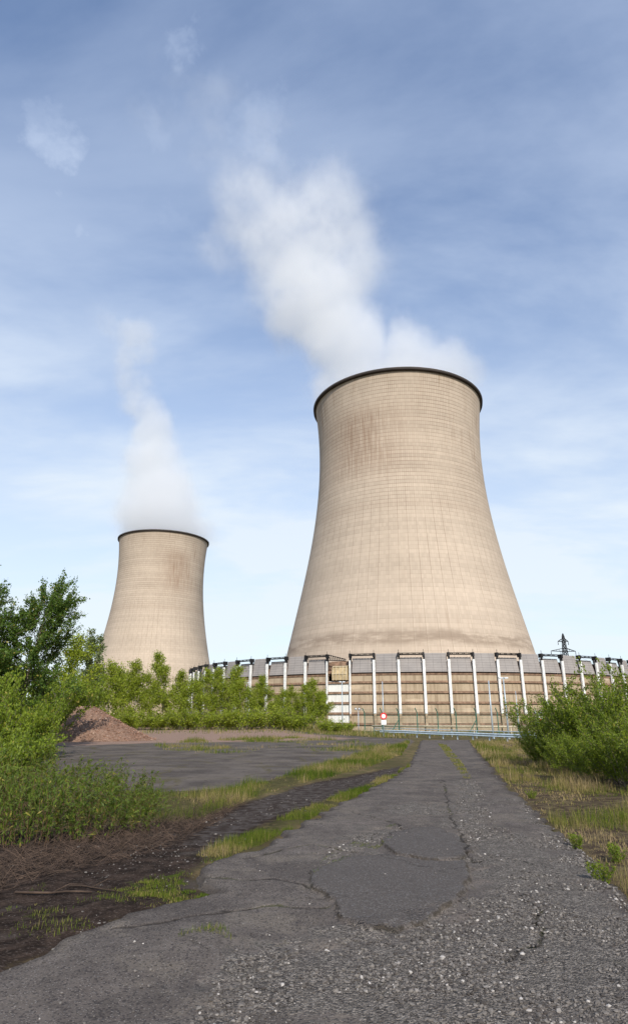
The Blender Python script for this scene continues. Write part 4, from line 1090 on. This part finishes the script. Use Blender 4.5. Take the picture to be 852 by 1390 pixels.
plume('steam_plume', 'narrow white steam plume rising from the far cooling tower', sph(small, D2), .055, .020, 28, 2, 1.3, 134.8)

# ------------------------------------------------------------------ world, sun, camera
SUN_AZ, SUN_EL = R(170), R(34)     # azimuth clockwise from +Y (the view direction): behind the camera on the right
w = bpy.data.worlds.new('World'); sc.world = w; w.use_nodes = True
nt = w.node_tree; nt.nodes.clear()
class WT(NT):
    def __init__(s, t): s.t = t
m = WT(nt)
sky = nt.nodes.new('ShaderNodeTexSky'); sky.sky_type = 'NISHITA'; sky.sun_disc = False
sky.sun_elevation = SUN_EL; sky.sun_rotation = SUN_AZ; sky.air_density = 1.0; sky.dust_density = .5; sky.ozone_density = 3.0
tc = nt.nodes.new('ShaderNodeTexCoord'); dv = tc.outputs['Generated']
sx = nt.nodes.new('ShaderNodeSeparateXYZ'); m.set(sx.inputs[0], dv)
zz = m.math('MAXIMUM', sx.outputs[2], 0.0)
inv = m.math('DIVIDE', 1.0, m.math('ADD', zz, .22))
pl = m.vmath('MULTIPLY', dv, (1, 1, 1)); pl = m.vmath('SCALE', pl, scale=inv)
n1 = m.noise(m.scalev(pl, (1.0, 2.0, 1.0)), 1.2, 9, .56, .2)
n2 = m.noise(pl, .6, 3, .5)
hor = m.ramp(zz, .92, .02)
veil = m.math('ADD', m.math('MULTIPLY', m.ramp(n1, .34, .74), m.ramp(n2, .3, .65, .25, .52)), m.math('MULTIPLY', hor, .82), clamp=True)
def wisp(px, py, rad, amt):
    r_ = ray(px, py); r_ = r_/np.linalg.norm(r_)
    wv = m.noise(dv, 14, 6, .65, 0, True)
    dd = m.vmath('DISTANCE', m.vmath('ADD', dv, m.vmath('MULTIPLY', m.vmath('SUBTRACT', wv, (.5, .5, .5)), (.16, .16, .16))), tuple(r_))
    return m.math('MULTIPLY', m.ramp(dd, rad, rad*.0), amt*.55)
for a_ in ((72, 195, .055, .5), (60, 140, .04, .22), (118, 300, .03, .22), (245, 75, .035, .3), (215, 165, .05, .22), (350, 150, .05, .25), (358, 195, .05, .3), (300, 125, .05, .15), (245, 300, .05, .15)):
    veil = m.math('MAXIMUM', veil, m.math('MULTIPLY', m.math('ADD', wisp(*a_), m.math('MULTIPLY', veil, .9)), 1.0))
veil = m.math('MINIMUM', veil, .94)
cl = m.mix(hor, (3.9, 4.6, 5.95), (5.3, 5.8, 6.1))
col = m.mix(veil, m.mix(1.0, sky.outputs[0], (.86, 1.01, 1.15), 'MULTIPLY'), cl)
bg = nt.nodes.new('ShaderNodeBackground'); m.set(bg.inputs[0], col); bg.inputs[1].default_value = .12
wo = nt.nodes.new('ShaderNodeOutputWorld'); nt.links.new(bg.outputs[0], wo.inputs[0])

sd = bpy.data.lights.new('sun', 'SUN'); sd.energy = 3.6; sd.angle = R(.53); sd.color = (1.0, .945, .86)
so = bpy.data.objects.new('sun', sd); COL.objects.link(so)
dir_to = Vector((math.sin(SUN_AZ)*math.cos(SUN_EL), math.cos(SUN_AZ)*math.cos(SUN_EL), math.sin(SUN_EL)))
so.rotation_euler = dir_to.to_track_quat('Z', 'Y').to_euler(); so.location = (20, -20, 40)

cd = bpy.data.cameras.new('camera'); co = bpy.data.objects.new('camera', cd); COL.objects.link(co)
co.location = (0, 0, CAM_H); co.rotation_euler = (math.pi/2 + PITCH, 0, 0)
cd.sensor_fit = 'VERTICAL'; cd.sensor_height = 36; cd.lens = F_PX/1390*36
cd.shift_x = -(CX-426)/1390; cd.shift_y = -(695-CY)/1390
cd.clip_end = 20000; cd.clip_start = .05
sc.camera = co
sc.view_settings.view_transform = 'Standard'; sc.view_settings.look = 'None'; sc.view_settings.gamma = 1; sc.view_settings.exposure = 0.45
sc.view_settings.use_curve_mapping = False
sc.cycles.volume_bounces = 6; sc.cycles.max_bounces = 8; sc.cycles.diffuse_bounces = 3; sc.cycles.transparent_max_bounces = 8
sc.cycles.volume_step_rate = .35; sc.cycles.volume_max_steps = 256
sc.cycles.use_denoising = True
